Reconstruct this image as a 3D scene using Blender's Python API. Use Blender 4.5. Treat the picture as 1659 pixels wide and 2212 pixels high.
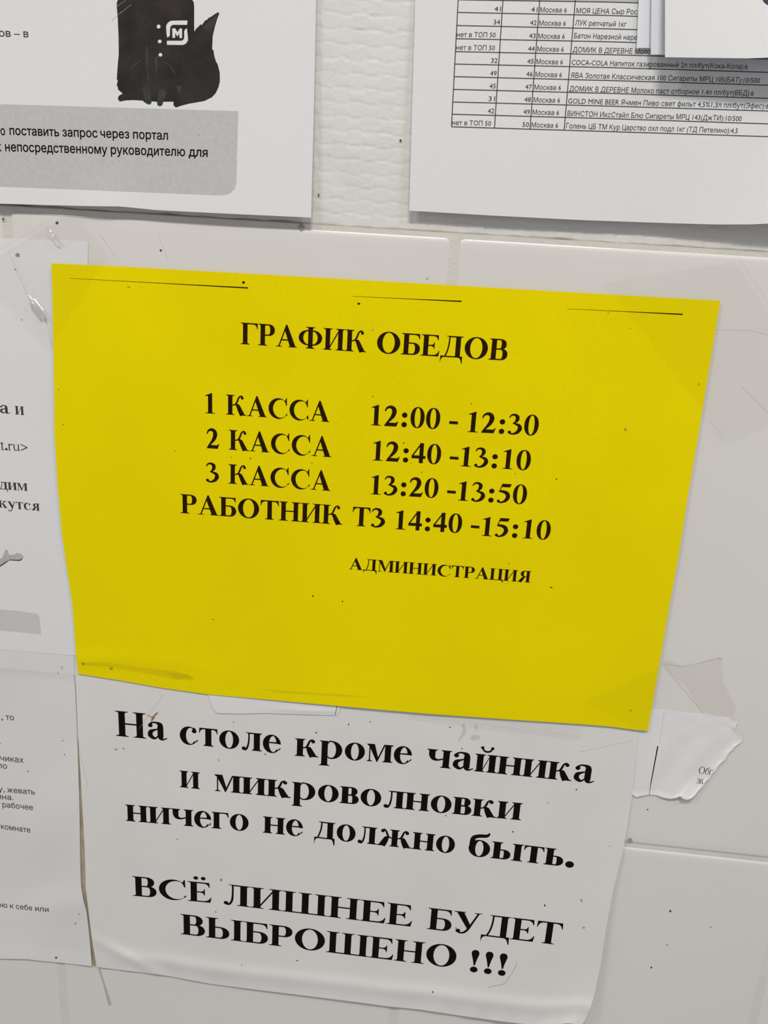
import bpy, math, random
import numpy as np
from mathutils import Matrix, Vector
from mathutils.geometry import tessellate_polygon, delaunay_2d_cdt

for o in list(bpy.data.objects):
    bpy.data.objects.remove(o)
SC = bpy.context.scene
COL = SC.collection
random.seed(7)
PI = math.pi

# ------------------------------------------------------------------ camera
W, H, F = 1659.0, 2212.0, 1900.0
ZT = 1.60                                   # height of the top edge of the tiles (m)
rv = np.array([0.31578619921650103, 0.08319057092605305, 0.06614471077150011])
tv = np.array([-151.00498725913613, -112.8583092264018, 396.12368595112997])
TX, TY, TA = 181.4930907050125, -21.189959537579288, 0.005448004020824209


def rod(r):
    t = np.linalg.norm(r)
    k = r / t
    K = np.array([[0, -k[2], k[1]], [k[2], 0, -k[0]], [-k[1], k[0], 0]])
    return np.eye(3) + math.sin(t) * K + (1 - math.cos(t)) * K @ K


ca, sa = math.cos(TA), math.sin(TA)
R0 = rod(rv)
Q = np.array([[ca, -sa, 0], [sa, ca, 0], [0, 0, 1.0]])
RR = R0 @ Q
TT = R0 @ np.array([TX, TY, 0]) + tv
M = np.array([[1, 0, 0], [0, 0, -1.0], [0, 1, 0]])     # world (x,y,z) -> (u, v, depth)
w0 = np.array([0, 0, ZT])
CAM = w0 - (M.T @ RR.T @ TT) / 1000
AX = M.T @ RR.T                              # columns: camera right, down, forward in the world
cd = bpy.data.cameras.new('camera')
cam = bpy.data.objects.new('camera', cd)
COL.objects.link(cam)
m3 = np.stack([AX[:, 0], -AX[:, 1], -AX[:, 2]], 1)
mw = Matrix([[*m3[i], CAM[i]] for i in range(3)] + [[0, 0, 0, 1]])
cam.matrix_world = mw
cd.sensor_fit = 'HORIZONTAL'
cd.sensor_width = 36
cd.lens = 36 * F / W
cd.clip_start = 0.01
SC.camera = cam

# ------------------------------------------------------------------ light, exposure
wd = bpy.data.worlds.new('world')
SC.world = wd
wd.use_nodes = True
wd.node_tree.nodes['Background'].inputs[0].default_value = (0.96, 0.96, 1.0, 1)
wd.node_tree.nodes['Background'].inputs[1].default_value = 0.345


def area(name, loc, target, sx, sy, power, colr):
    l = bpy.data.lights.new(name, 'AREA')
    l.shape = 'RECTANGLE'
    l.size, l.size_y, l.energy, l.color = sx, sy, power, colr
    o = bpy.data.objects.new(name, l)
    COL.objects.link(o)
    o.location = loc
    d = Vector(target) - Vector(loc)
    o.rotation_euler = d.to_track_quat('-Z', 'Y').to_euler()
    return o


area('ceiling_lamp', (0.05, -1.24, ZT + 1.90), (0.0, 0.0, ZT - 0.1), 0.56, 0.16, 32.0, (1.0, 0.965, 0.90))
area('right_ceiling_lamp', (1.28, -0.98, ZT + 1.86), (0.0, 0.0, ZT - 0.05), 0.50, 0.16, 11.5, (1.0, 0.97, 0.93))
area('left_ceiling_lamp', (-1.56, -1.40, ZT + 1.90), (0.0, 0.0, ZT - 0.05), 0.50, 0.16, 14.5, (1.0, 0.97, 0.93))
SC.view_settings.view_transform = 'Standard'
SC.view_settings.look = 'None'
SC.view_settings.gamma = 1
SC.view_settings.use_curve_mapping = False
SC.view_settings.exposure = 0.0


# ------------------------------------------------------------------ geometry helpers
def at(p, d):
    """pixels (n,2) and distance off the tile face in mm -> world points (n,3) on that plane"""
    p = np.atleast_2d(np.asarray(p, float))
    d = np.broadcast_to(np.asarray(d, float), (len(p),))
    c = np.stack([(p[:, 0] - W / 2) / F, (p[:, 1] - H / 2) / F, np.ones(len(p))], 1)
    r = c @ AX.T
    k = (-d / 1000 - CAM[1]) / r[:, 1]
    return CAM + r * k[:, None]


def pix(P):
    q = (np.atleast_2d(P) - CAM) @ AX
    return np.stack([F * q[:, 0] / q[:, 2] + W / 2, F * q[:, 1] / q[:, 2] + H / 2], 1)


def updir(p):
    """picture direction of straight up on the wall at this pixel"""
    a = at(p, 0)[0]
    b = pix(a + np.array([0, 0, 0.002]))[0]
    v = b - np.asarray(p, float)
    return v / np.linalg.norm(v)


def mesh_obj(name, verts, faces, mat, parent=None, smooth=False, label=None, cat=None, kind=None, group=None, origin=None):
    verts = np.asarray(verts, float)
    if origin is None:
        origin = verts.mean(0) if parent is None else np.zeros(3)
    if parent is not None:
        origin = np.array(parent.location)
    me = bpy.data.meshes.new(name)
    me.from_pydata((verts - origin).tolist(), [], faces)
    me.materials.append(mat)
    if smooth:
        me.polygons.foreach_set('use_smooth', [True] * len(me.polygons))
    me.update()
    o = bpy.data.objects.new(name, me)
    COL.objects.link(o)
    if parent is None:
        o.location = origin
    else:
        o.parent = parent
    for k, v in (('label', label), ('category', cat), ('kind', kind), ('group', group)):
        if v:
            o[k] = v
    return o


def mat(name, col, rough=0.8, spec=0.3, var=0.03, vscale=60, bump=0.0, bscale=400, alpha=None, col2=None, fac_lo=0.35, fac_hi=0.65, coat=0.0, trans=0.0, blotch=None):
    m = bpy.data.materials.new(name)
    m.use_nodes = True
    nt = m.node_tree
    b = nt.nodes['Principled BSDF']
    b.inputs['Roughness'].default_value = rough
    b.inputs['Specular IOR Level'].default_value = spec
    b.inputs['Coat Weight'].default_value = coat
    b.inputs['Coat Roughness'].default_value = 0.12
    tc = nt.nodes.new('ShaderNodeNewGeometry')
    n = nt.nodes.new('ShaderNodeTexNoise')
    n.inputs['Scale'].default_value = vscale
    n.inputs['Detail'].default_value = 5
    nt.links.new(tc.outputs['Position'], n.inputs['Vector'])
    r = nt.nodes.new('ShaderNodeValToRGB')
    r.color_ramp.elements[0].position = fac_lo
    r.color_ramp.elements[1].position = fac_hi
    c2 = col2 or tuple(c * (1 - var) for c in col)
    r.color_ramp.elements[0].color = (*c2, 1)
    r.color_ramp.elements[1].color = (*col, 1)
    nt.links.new(n.outputs['Fac'], r.inputs['Fac'])
    nt.links.new(r.outputs['Color'], b.inputs['Base Color'])
    if blotch:                                # fine paper fibre / print mottling
        n3 = nt.nodes.new('ShaderNodeTexNoise')
        n3.inputs['Scale'].default_value = blotch[0]
        n3.inputs['Detail'].default_value = 3
        nt.links.new(tc.outputs['Position'], n3.inputs['Vector'])
        mx = nt.nodes.new('ShaderNodeMixRGB')
        mx.blend_type = 'MULTIPLY'
        mx.inputs['Fac'].default_value = blotch[1]
        nt.links.new(r.outputs['Color'], mx.inputs[1])
        r3 = nt.nodes.new('ShaderNodeValToRGB')
        r3.color_ramp.elements[0].position = 0.35
        r3.color_ramp.elements[1].position = 0.62
        r3.color_ramp.elements[0].color = (0.55, 0.52, 0.5, 1)
        r3.color_ramp.elements[1].color = (1, 1, 1, 1)
        nt.links.new(n3.outputs['Fac'], r3.inputs['Fac'])
        nt.links.new(r3.outputs['Color'], mx.inputs[2])
        nt.links.new(mx.outputs['Color'], b.inputs['Base Color'])
    if bump:
        n2 = nt.nodes.new('ShaderNodeTexNoise')
        n2.inputs['Scale'].default_value = bscale
        n2.inputs['Detail'].default_value = 3
        nt.links.new(tc.outputs['Position'], n2.inputs['Vector'])
        bp = nt.nodes.new('ShaderNodeBump')
        bp.inputs['Strength'].default_value = bump
        bp.inputs['Distance'].default_value = 0.0004
        nt.links.new(n2.outputs['Fac'], bp.inputs['Height'])
        nt.links.new(bp.outputs['Normal'], b.inputs['Normal'])
    if alpha is not None:
        b.inputs['Alpha'].default_value = alpha
    return m


PAPER = mat('white_paper', (0.780, 0.782, 0.780), 0.85, 0.2, 0.025, 9, 0.05, 900, blotch=(2200, 0.10))
PAPER_WARM = mat('warm_white_paper', (0.765, 0.755, 0.725), 0.85, 0.2, 0.05, 14, 0.05, 900, blotch=(2200, 0.10))
PAPER_THIN = mat('thin_worn_paper', (0.755, 0.750, 0.730), 0.8, 0.25, 0.06, 11, 0.05, 900, blotch=(2200, 0.10))
PAPER_BRIGHT = mat('bright_white_paper', (0.80, 0.815, 0.85), 0.8, 0.2, 0.02, 20)
YELLOW = mat('yellow_paper', (0.885, 0.73, 0.0), 0.85, 0.06, 0.045, 16, 0.04, 900, blotch=(1200, 0.10))
INK = mat('black_toner', (0.006, 0.004, 0.003), 0.7, 0.08, 0.4, 700)
INK_Y = mat('toner_on_yellow', (0.030, 0.012, 0.003), 0.7, 0.06, 0.5, 900)
INK_G = mat('grey_toner', (0.055, 0.052, 0.050), 0.75, 0.2, 0.3, 900)
INK_S = mat('small_print_toner', (0.10, 0.095, 0.09), 0.75, 0.2, 0.3, 900)
GREYBOX = mat('printed_light_grey', (0.545, 0.550, 0.550), 0.85, 0.2, 0.04, 500, blotch=(700, 0.12))
FAINT = mat('faint_grey_print', (0.60, 0.595, 0.58), 0.85, 0.2, 0.05, 60)
SHAPEG = mat('pale_grey_print', (0.49, 0.48, 0.475), 0.85, 0.2, 0.10, 120)
BODY = mat('printed_black_figure', (0.040, 0.030, 0.032), 0.75, 0.25, col2=(0.016, 0.017, 0.014), vscale=90, blotch=(1100, 0.45))
BODY2 = mat('printed_dark_grey_fold', (0.058, 0.060, 0.054), 0.75, 0.25, 0.4, 200, blotch=(1100, 0.4))
WHITEP = mat('unprinted_white_mark', (0.78, 0.78, 0.78), 0.85, 0.2)
TILE = mat('glazed_tile', (0.735, 0.712, 0.672), 0.13, 0.45, 0.025, 7, 0.015, 60)
GROUT = mat('tile_grout', (0.70, 0.68, 0.62), 0.9, 0.15, 0.08, 45, 0.4, 700)
CAULK = mat('dirty_joint', (0.50, 0.46, 0.39), 0.9, 0.15, col2=(0.30, 0.265, 0.21), vscale=60)
WEAVE = mat('painted_glass_fibre_wallpaper', (0.745, 0.73, 0.695), 0.75, 0.25, 0.04, 25, 0.25, 700)
SPECK = mat('dark_speck', (0.09, 0.08, 0.065), 0.9, 0.1)
SPECKL = mat('pale_speck', (0.36, 0.34, 0.28), 0.9, 0.1)
BROWN = mat('brown_stain', (0.32, 0.20, 0.10), 0.7, 0.2, col2=(0.50, 0.36, 0.20), vscale=700, alpha=0.8)
PINK = mat('pink_smear', (0.62, 0.45, 0.40), 0.7, 0.2, col2=(0.70, 0.60, 0.52), vscale=500, alpha=0.28)
BLUE = mat('dark_blue_print', (0.03, 0.035, 0.10), 0.7, 0.3, col2=(0.10, 0.05, 0.06), vscale=150)
GAP_SHADE_DIRT = mat('shade_and_dirt_between_sheets', (0.50, 0.42, 0.30), 0.9, 0.1, 0.3, 90)  # brown standing for shade and dirt in the gap
THREAD = mat('dirty_thread', (0.36, 0.32, 0.25), 0.8, 0.2, 0.2, 300)
RESIDUE = mat('tape_residue', (0.58, 0.545, 0.44), 0.6, 0.3, col2=(0.66, 0.64, 0.56), vscale=70, alpha=0.12, bump=0.3, bscale=250)


def tape_mat(name, tint, gloss):
    m = bpy.data.materials.new(name)
    m.use_nodes = True
    nt = m.node_tree
    nt.nodes.clear()
    out = nt.nodes.new('ShaderNodeOutputMaterial')
    tr = nt.nodes.new('ShaderNodeBsdfTransparent')
    tr.inputs[0].default_value = (*tint, 1)
    gl = nt.nodes.new('ShaderNodeBsdfGlossy')
    gl.inputs['Roughness'].default_value = 0.09
    fr = nt.nodes.new('ShaderNodeFresnel')
    fr.inputs[0].default_value = 1.45
    mm = nt.nodes.new('ShaderNodeMath')
    mm.operation = 'MULTIPLY'
    mm.inputs[1].default_value = gloss
    mx = nt.nodes.new('ShaderNodeMixShader')
    nt.links.new(fr.outputs[0], mm.inputs[0])
    nt.links.new(mm.outputs[0], mx.inputs[0])
    nt.links.new(tr.outputs[0], mx.inputs[1])
    nt.links.new(gl.outputs[0], mx.inputs[2])
    nt.links.new(mx.outputs[0], out.inputs[0])
    return m


TAPE = tape_mat('clear_tape_film', (0.9985, 0.9985, 0.995), 0.08)
WRINKLE = tape_mat('clear_tape_wrinkle', (0.985, 0.985, 0.975), 2.5)
EDGE = mat('tape_edge_dirt', (0.42, 0.40, 0.35), 0.8, 0.2, alpha=0.35)


# ------------------------------------------------------------------ sheets of paper
def resample(pl, s):
    pl = np.asarray(pl, float)
    L = np.r_[0, np.cumsum(np.linalg.norm(np.diff(pl, axis=0), axis=1))]
    L /= L[-1]
    return np.stack([np.interp(s, L, pl[:, i]) for i in (0, 1)], -1)


class Sheet:
    """a sheet of paper: four edge polylines on the wall plus how far each spot stands off it (mm)"""

    def __init__(s, name, label, cat, top, right, bottom, left, depth, m, nu=40, nv=30, thick=0.11, group=None):
        s.e = (top, right, bottom, left)
        s.depth = depth
        gs, gt = np.meshgrid(np.linspace(0, 1, nu + 1), np.linspace(0, 1, nv + 1))
        gs, gt = gs.ravel(), gt.ravel()
        p = s.px(gs, gt)
        s.gs, s.gt, s.gp = gs, gt, p
        d = s.depth(gs, gt) + 0.0 * gs
        s.nu, s.nv, s.dgrid = nu, nv, d.reshape(nv + 1, nu + 1)
        f = at(p, d)
        b = f + np.array([0, thick / 1000, 0])
        n = (nu + 1) * (nv + 1)
        faces = []
        q = lambda i, j: j * (nu + 1) + i
        for j in range(nv):
            for i in range(nu):
                faces.append((q(i, j), q(i, j + 1), q(i + 1, j + 1), q(i + 1, j)))
                faces.append((n + q(i, j), n + q(i + 1, j), n + q(i + 1, j + 1), n + q(i, j + 1)))
        rim = [q(i, 0) for i in range(nu)] + [q(nu, j) for j in range(nv)] + [q(i, nv) for i in range(nu, 0, -1)] + [q(0, j) for j in range(nv, 0, -1)]
        allv = np.r_[f, b]
        if thick <= 0:                        # film: one layer
            faces = faces[0::2]
            allv = f
            rim = []
        ext = []
        for a, c in zip(rim, rim[1:] + rim[:1]):
            k = 2 * n + len(ext)
            ext += [f[a], f[c], b[c], b[a]]
            faces.append((k, k + 1, k + 2, k + 3))
        if ext:
            allv = np.r_[allv, np.array(ext)]
        s.o = mesh_obj(name, allv, faces, m, smooth=True, label=label, cat=cat, group=group)
        # keep rim faces flat
        pl = s.o.data.polygons
        for k in range(len(pl) - len(rim), len(pl)):
            pl[k].use_smooth = False

    def px(s, u, t):
        top, right, bottom, left = s.e
        u = np.asarray(u, float)
        t = np.asarray(t, float)
        T, B, L, Rr = resample(top, u), resample(bottom, u), resample(left, t), resample(right, t)
        u_, t_ = u[..., None], t[..., None]
        c00, c10, c01, c11 = [np.asarray(x, float) for x in (top[0], top[-1], bottom[0], bottom[-1])]
        return (1 - t_) * T + t_ * B + (1 - u_) * L + u_ * Rr - ((1 - u_) * (1 - t_) * c00 + u_ * (1 - t_) * c10 + (1 - u_) * t_ * c01 + u_ * t_ * c11)

    def put(s, P, off):
        """pixels -> points on the printed face of this sheet"""
        P = np.atleast_2d(np.asarray(P, float))
        u = np.empty(len(P))
        t = np.empty(len(P))
        for k in range(0, len(P), 2000):
            d2 = ((P[k:k + 2000, None, :] - s.gp[None]) ** 2).sum(-1)
            i = d2.argmin(1)
            u[k:k + 2000], t[k:k + 2000] = s.gs[i], s.gt[i]
        for _ in range(4):
            a = s.px(u, t)
            e = 1e-4
            du = (s.px(u + e, t) - a) / e
            dt = (s.px(u, t + e) - a) / e
            bad = np.abs(du).sum(1) < 1e-6
            du[bad] = (s.px(u[bad], t[bad]) - s.px(u[bad] - e, t[bad])) / e
            bad = np.abs(dt).sum(1) < 1e-6
            dt[bad] = (s.px(u[bad], t[bad]) - s.px(u[bad], t[bad] - e)) / e
            r = P - a
            det = du[:, 0] * dt[:, 1] - du[:, 1] * dt[:, 0]
            det[np.abs(det) < 1e-9] = 1e-9
            u = np.clip(u + (r[:, 0] * dt[:, 1] - r[:, 1] * dt[:, 0]) / det, 0, 1)
            t = np.clip(t + (du[:, 0] * r[:, 1] - du[:, 1] * r[:, 0]) / det, 0, 1)
        return at(P, s.grid_depth(u, t) + off)

    def grid_depth(s, u, t):
        a, b = np.clip(u * s.nu, 0, s.nu - 1e-6), np.clip(t * s.nv, 0, s.nv - 1e-6)
        i, j = a.astype(int), b.astype(int)
        x, y, D_ = a - i, b - j, s.dgrid
        return (D_[j, i] * (1 - x) + D_[j, i + 1] * x) * (1 - y) + (D_[j + 1, i] * (1 - x) + D_[j + 1, i + 1] * x) * y

    def poly(s, name, pts, m, off=0.03, sub=6.0, label=None, kind=None):
        """flat print: a filled outline lying on the sheet, cut finely enough to follow it"""
        v, f = fill(pts)
        v, f = refine(v, f, sub)
        return mesh_obj(name, s.put(v, off), f, m, parent=s.o, label=label, kind=kind)

    def polys(s, name, plist, m, off=0.03, sub=12.0, label=None, kind=None):
        V, Fc = [], []
        for pts in plist:
            v, f = fill(pts)
            v, f = refine(v, f, sub)
            k = len(V)
            V += v
            Fc += [tuple(i + k for i in q) for q in f]
        return mesh_obj(name, s.put(V, off), Fc, m, parent=s.o, label=label, kind=kind)


class Wall:
    """the bare tile face, with the same print interface as a sheet"""
    def __init__(s, o, d=0.0):
        s.o, s.d = o, d

    def put(s, P, off):
        return at(P, s.d + off)
    poly = Sheet.poly
    polys = Sheet.polys


def fill(pts):
    pts = [tuple(map(float, p)) for p in pts]
    if len(pts) <= 4 and len(pts) == 3:
        return list(pts), [(0, 1, 2)]
    t = tessellate_polygon([[Vector((p[0], p[1], 0)) for p in pts]])
    f = []
    for a, b, c in t:
        ar = (pts[b][0] - pts[a][0]) * (pts[c][1] - pts[a][1]) - (pts[b][1] - pts[a][1]) * (pts[c][0] - pts[a][0])
        f.append((a, b, c) if ar < 0 else (a, c, b))
    return list(pts), f


def refine(v, f, mx):
    """split triangles by their longest edge until no edge is longer than mx pixels"""
    v = list(v)
    mid = {}
    stack = [tuple(x) for x in f]
    out = []
    while stack:
        t = stack.pop()
        e = [(math.dist(v[t[i]], v[t[(i + 1) % 3]]), i) for i in range(3)]
        L, i = max(e)
        if L <= mx or len(out) + len(stack) > 60000:
            out.append(t)
            continue
        a, b, c = t[i], t[(i + 1) % 3], t[(i + 2) % 3]
        k = (min(a, b), max(a, b))
        if k not in mid:
            mid[k] = len(v)
            v.append(((v[a][0] + v[b][0]) / 2, (v[a][1] + v[b][1]) / 2))
        q = mid[k]
        stack += [(a, q, c), (q, b, c)]
    return v, out


# ------------------------------------------------------------------ serif lettering, drawn stroke by stroke
def qb(a, c, b, n=5):
    return [((1 - t) ** 2 * a[0] + 2 * t * (1 - t) * c[0] + t * t * b[0], (1 - t) ** 2 * a[1] + 2 * t * (1 - t) * c[1] + t * t * b[1]) for t in [i / n for i in range(n + 1)]]


class St:
    def __init__(s, H_, w, L, k, t, sf):
        s.H, s.w, s.L, s.k, s.t, s.s = H_, w, L, k, t, sf


CAP = St(676, 150, 74, 1.0, 40, 20)
LOW = St(473, 138, 46, 0.66, 34, 20)
CAPR = St(662, 92, 62, 1.12, 34, 20)
LOWR = St(460, 80, 44, 0.82, 32, 20)


def foot(x, w, L, R, y, up, s, b=46):
    return [(x - L, y), (x + w + R, y), (x + w + R, y + s * up)] + qb((x + w + R, y + s * up), (x + w, y + s * up), (x + w, y + (s + b) * up)) + qb((x, y + (s + b) * up), (x, y + s * up), (x - L, y + s * up))


def stem(p, x, y0=0, y1=None, b=(1, 1), t=(1, 1), w=None):
    y1 = p.H if y1 is None else y1
    w = w or p.w
    o = [[(x, y0), (x + w, y0), (x + w, y1), (x, y1)]]
    if b:
        o.append(foot(x, w, p.L * b[0], p.L * b[1], y0, 1, p.s))
    if t:
        o.append(foot(x, w, p.L * t[0], p.L * t[1], y1, -1, p.s))
    return o


def ring(cx, cy, rx, ry, ix, iy, irx, iry, a0=0, a1=360, n=36, e=1.0):
    def sp(c):
        return math.copysign(abs(c) ** e, c)
    o = []
    pa = None
    for i in range(n + 1):
        a = math.radians(a0 + (a1 - a0) * i / n)
        A = (cx + rx * sp(math.cos(a)), cy + ry * sp(math.sin(a)))
        B = (ix + irx * sp(math.cos(a)), iy + iry * sp(math.sin(a)))
        if pa:
            o.append([pa[0], A, B, pa[1]])
        pa = (A, B)
    return o


def dot(cx, cy, r, ry=None):
    ry = ry or r
    return [[(cx + r * math.cos(a), cy + ry * math.sin(a)) for a in [2 * PI * i / 16 for i in range(16)]]]


def ribbon(pts, ws, n=5):
    P = np.array(pts, float)
    Wd = np.array(ws, float)
    m = len(P)
    Pt = np.vstack([2 * P[0] - P[1], P, 2 * P[-1] - P[-2]])
    Wt = np.r_[Wd[0], Wd, Wd[-1]]
    q, w = [], []
    for i in range(m - 1):
        for j in range(n + (i == m - 2)):
            t = j / n
            c = [(-t + 2 * t * t - t ** 3) / 2, (2 - 5 * t * t + 3 * t ** 3) / 2, (t + 4 * t * t - 3 * t ** 3) / 2, (-t * t + t ** 3) / 2]
            q.append(sum(c[k] * Pt[i + k] for k in range(4)))
            w.append(Wd[i] * (1 - t) + Wd[i + 1] * t)
    q = np.array(q)
    d = np.gradient(q, axis=0)
    d /= np.linalg.norm(d, axis=1)[:, None] + 1e-9
    nn = np.stack([-d[:, 1], d[:, 0]], 1) * (np.array(w) / 2)[:, None]
    A, B = q + nn, q - nn
    return [[tuple(A[i]), tuple(A[i + 1]), tuple(B[i + 1]), tuple(B[i])] for i in range(len(q) - 1)]


def rect(x0, y0, x1, y1):
    return [[(x0, y0), (x1, y0), (x1, y1), (x0, y1)]]


def bowl(p, x0, y0, y1, xr, t=None):
    t = t or p.t
    cy, ry = (y0 + y1) / 2, (y1 - y0) / 2
    rx = min(xr - x0, ry * 1.15)
    cx = xr - rx
    ww = p.w * 1.02
    o = ring(cx, cy, rx, ry, cx, cy, max(rx - ww, 8), ry - t, -90, 90, 18, 0.92)
    if cx > x0:
        o += rect(x0, y1 - t, cx + 1, y1) + rect(x0, y0, cx + 1, y0 + t)
    return o


def beak_t(p, x0, x1, y, drop, t=None):          # top arm ending in a hanging serif
    t = t or p.t
    e = p.k
    return [[(x0, y), (x1 - 4, y), (x1 + 6, y - drop), (x1 - 14, y - drop)] + qb((x1 - 14, y - drop), (x1 - 40 * e, y - t), (x1 - 150 * e, y - t))[1:] + [(x0, y - t)]]


def beak_b(p, x0, x1, y, rise, t=None):
    t = t or p.t
    e = p.k
    return [[(x0, y), (x1, y), (x1 + 28 * e, y + rise), (x1 + 6 * e, y + rise)] + qb((x1 + 6 * e, y + rise), (x1 - 40 * e, y + t), (x1 - 170 * e, y + t))[1:] + [(x0, y + t)]]


def mirror(o, wd):
    return [[(wd - x, y) for x, y in q] for q in o]


def shift(o, dx, dy=0):
    return [[(x + dx, y + dy) for x, y in q] for q in o]


def g_n(p, nstem=2, gap=250, bar=None, diag=False, bottom=False, tail=False):
    x, o, xs = p.L, [], []
    for i in range(nstem):
        xs.append(x)
        o += stem(p, x)
        x += p.w + gap * p.k
    if bar is not None:
        for a, b in zip(xs, xs[1:]):
            o += rect(a + p.w, p.H * bar - p.t / 2, b, p.H * bar + p.t / 2)
    if diag:
        a, b = xs[0] + p.w, xs[1]
        o.append([(a - 2, p.H * 0.09), (b + 2, p.H * 0.80), (b + 2, p.H * 0.91), (a - 2, p.H * 0.20)])
    if bottom:
        o += rect(xs[0], 0, xs[-1] + p.w, p.t * 0.9)
    wd = xs[-1] + p.w + p.L
    if tail:
        r = xs[-1] + p.w
        o.append([(r, 0), (r, p.t), (wd + 12, p.t), (wd + 12, -150 * (p.H / 676)), (wd - 10, -150 * (p.H / 676))] + qb((wd - 10, -150 * (p.H / 676)), (wd - 25, 0), (r - 40, 0)))
        wd += 14
    return o, wd + 2


def g_G(p):
    o = stem(p, p.L) + beak_t(p, p.L + p.w, p.L + p.w + 330 * p.k, p.H, p.H * 0.27)
    return o, p.L + p.w + 350 * p.k


def g_P(p):
    o = stem(p, p.L) + bowl(p, p.L + p.w, p.H * 0.46, p.H, p.L + p.w + 320 * p.k)
    return o, p.L + p.w + 345 * p.k


def g_B(p):                                     # Б
    x = p.L + p.w
    o = stem(p, p.L, b=(1, 0.2)) + beak_t(p, x, x + 330 * p.k, p.H, p.H * 0.25) + bowl(p, x, 0, p.H * 0.58, x + 350 * p.k)
    return o, x + 375 * p.k


def g_V(p):                                     # В
    x = p.L + p.w
    o = stem(p, p.L, b=(1, 0.2), t=(1, 0.2)) + bowl(p, x, p.H * 0.49, p.H, x + 300 * p.k) + bowl(p, x, 0, p.H * 0.55, x + 350 * p.k)
    return o, x + 370 * p.k


def g_soft(p):                                  # ь
    x = p.L + p.w
    o = stem(p, p.L, b=(1, 0.2)) + bowl(p, x, 0, p.H * 0.58, x + 330 * p.k)
    return o, x + 350 * p.k


def g_Y(p):                                     # ы
    o, w = g_soft(p)
    o = list(o) + stem(p, w + 40 * p.k + p.L * 0.7)
    return o, w + 40 * p.k + p.L * 1.7 + p.w


def g_A(p):
    c = p.w / 150
    Hh = 700
    o = [[(338, Hh), (378, Hh), (664, 15), (664 - 188 * c, 15), (318 - 26 * c, 548 if c > .8 else 575)],
         [(338, Hh), (92, 15), (92 + 44, 15), (330, 560)]]
    o += rect(165, 200, 545, 200 + p.t)
    o += [foot(100, 30, 85, 85, 0, 1, 20, 26), foot(664 - 185 * c, 180 * c, 62, 52, 0, 1, 20, 12)]
    return o, 722


def g_O(p, wd=778):
    rx = wd / 2 - 36
    Hh = p.H
    return ring(wd / 2, Hh / 2, rx, Hh / 2 + 15, wd / 2, Hh / 2, rx - p.w * 1.12, Hh / 2 + 15 - p.t * 0.85), wd


def g_C(p):
    Hh = p.H
    c = 676
    th = p.w
    o = ring(385, 330, 345, 353, 460 - (150 - th) * .5, 330, 265 + (150 - th) * .5, 308, 42, 318, 34)
    o += [[(664, 705), (672, 446), (642, 446)] + qb((642, 446), (620, 565), (560, 608)) + [(600, 606), (618, 640), (640, 705)]]
    o += ribbon([(642, 106), (668, 135), (690, 166)], [42, 34, 24])
    return o, 722


def g_D(p):                                     # Д / д
    k, Hh, w, t = p.k, p.H, p.w, p.t
    xr = p.L + 330 * k + 60
    desc = 0.27 * Hh if Hh > 500 else 0.33 * Hh
    o = rect(xr, 0, xr + w, Hh)
    top = foot(xr, w, 20, p.L, Hh, -1, p.s)
    x0 = p.L + 155 * k
    o += [top] + rect(x0 - p.L * .6, Hh - p.s, xr + 5, Hh) + rect(x0 + 10, Hh - t, xr + 5, Hh)
    o += ribbon([(x0 + 45, Hh - 10), (x0 + 30, Hh * .6), (x0 - 10 * k, Hh * .28), (x0 - 75 * k, t * .5)], [t * 1.05, t * 1.1, t * 1.1, t * 1.1])
    xe = xr + w + p.L
    o += rect(20, 0, xe - 0, t)
    o.append([(20, t), (20 - 4, -desc), (22, -desc)] + qb((22, -desc), (40, 0), (120 * k + 20, 0)))
    o.append([(xe, t), (xe + 4, -desc), (xe - 22, -desc)] + qb((xe - 22, -desc), (xe - 40, 0), (xe - 120 * k - 20, 0)))
    return o, xe + 18


def g_E(p):
    x = p.L + p.w
    Hh = p.H
    o = stem(p, p.L, b=(1, .2), t=(1, .2)) + beak_t(p, x, x + 300 * p.k, Hh, Hh * .24) + beak_b(p, x, x + 320 * p.k, 0, Hh * .26)
    o += rect(x, Hh * .5 - p.t * .45, x + 120, Hh * .5 + p.t * .45)
    o.append([(x + 190, Hh * .5 - 105), (x + 190, Hh * .5 + 105), (x + 172, Hh * .5 + 105)] + qb((x + 172, Hh * .5 + 105), (x + 160, Hh * .5 + 20), (x + 80, Hh * .5 + 18)) + qb((x + 80, Hh * .5 - 18), (x + 160, Hh * .5 - 20), (x + 172, Hh * .5 - 105)))
    return o, x + 365 * p.k


def g_Yo(p):
    o, w = g_E(p)
    return o + dot(w * .34, 810, 58) + dot(w * .64, 810, 58), w


def k_arm(p, x, my=0.53):
    """right-hand arm and leg of К from the stem edge at x"""
    k, Hh, w = p.k, p.H, p.w
    o = ribbon([(x - 4, Hh * .49), (x + 95 * k, Hh * .53), (x + 165 * k, Hh * .68), (x + 215 * k, Hh * .88), (x + 290 * k, Hh * .965), (x + 345 * k, Hh * .93)], [p.t * .9, p.t * 1.1, p.t * 1.5, p.t * 1.3, p.t * 1.2, p.t * 1.2])
    o += dot(x + 335 * k, Hh * .875, w * .33)
    o += ribbon([(x + 100 * k, Hh * .55), (x + 190 * k, Hh * .46), (x + 270 * k, Hh * .22), (x + 345 * k, 10)], [p.t, w * .85, w * 1.05, w * 1.12])
    r = x + 345 * k
    o.append([(r - w * .62, 0), (r + w * .9, 0), (r + w * .9, p.s), (r + w * .5, p.s + 18), (r - w * .5, p.s + 22)])
    return o, r + w * .92


def g_K(p):
    a, e = k_arm(p, p.L + p.w)
    return stem(p, p.L) + a, e


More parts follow.
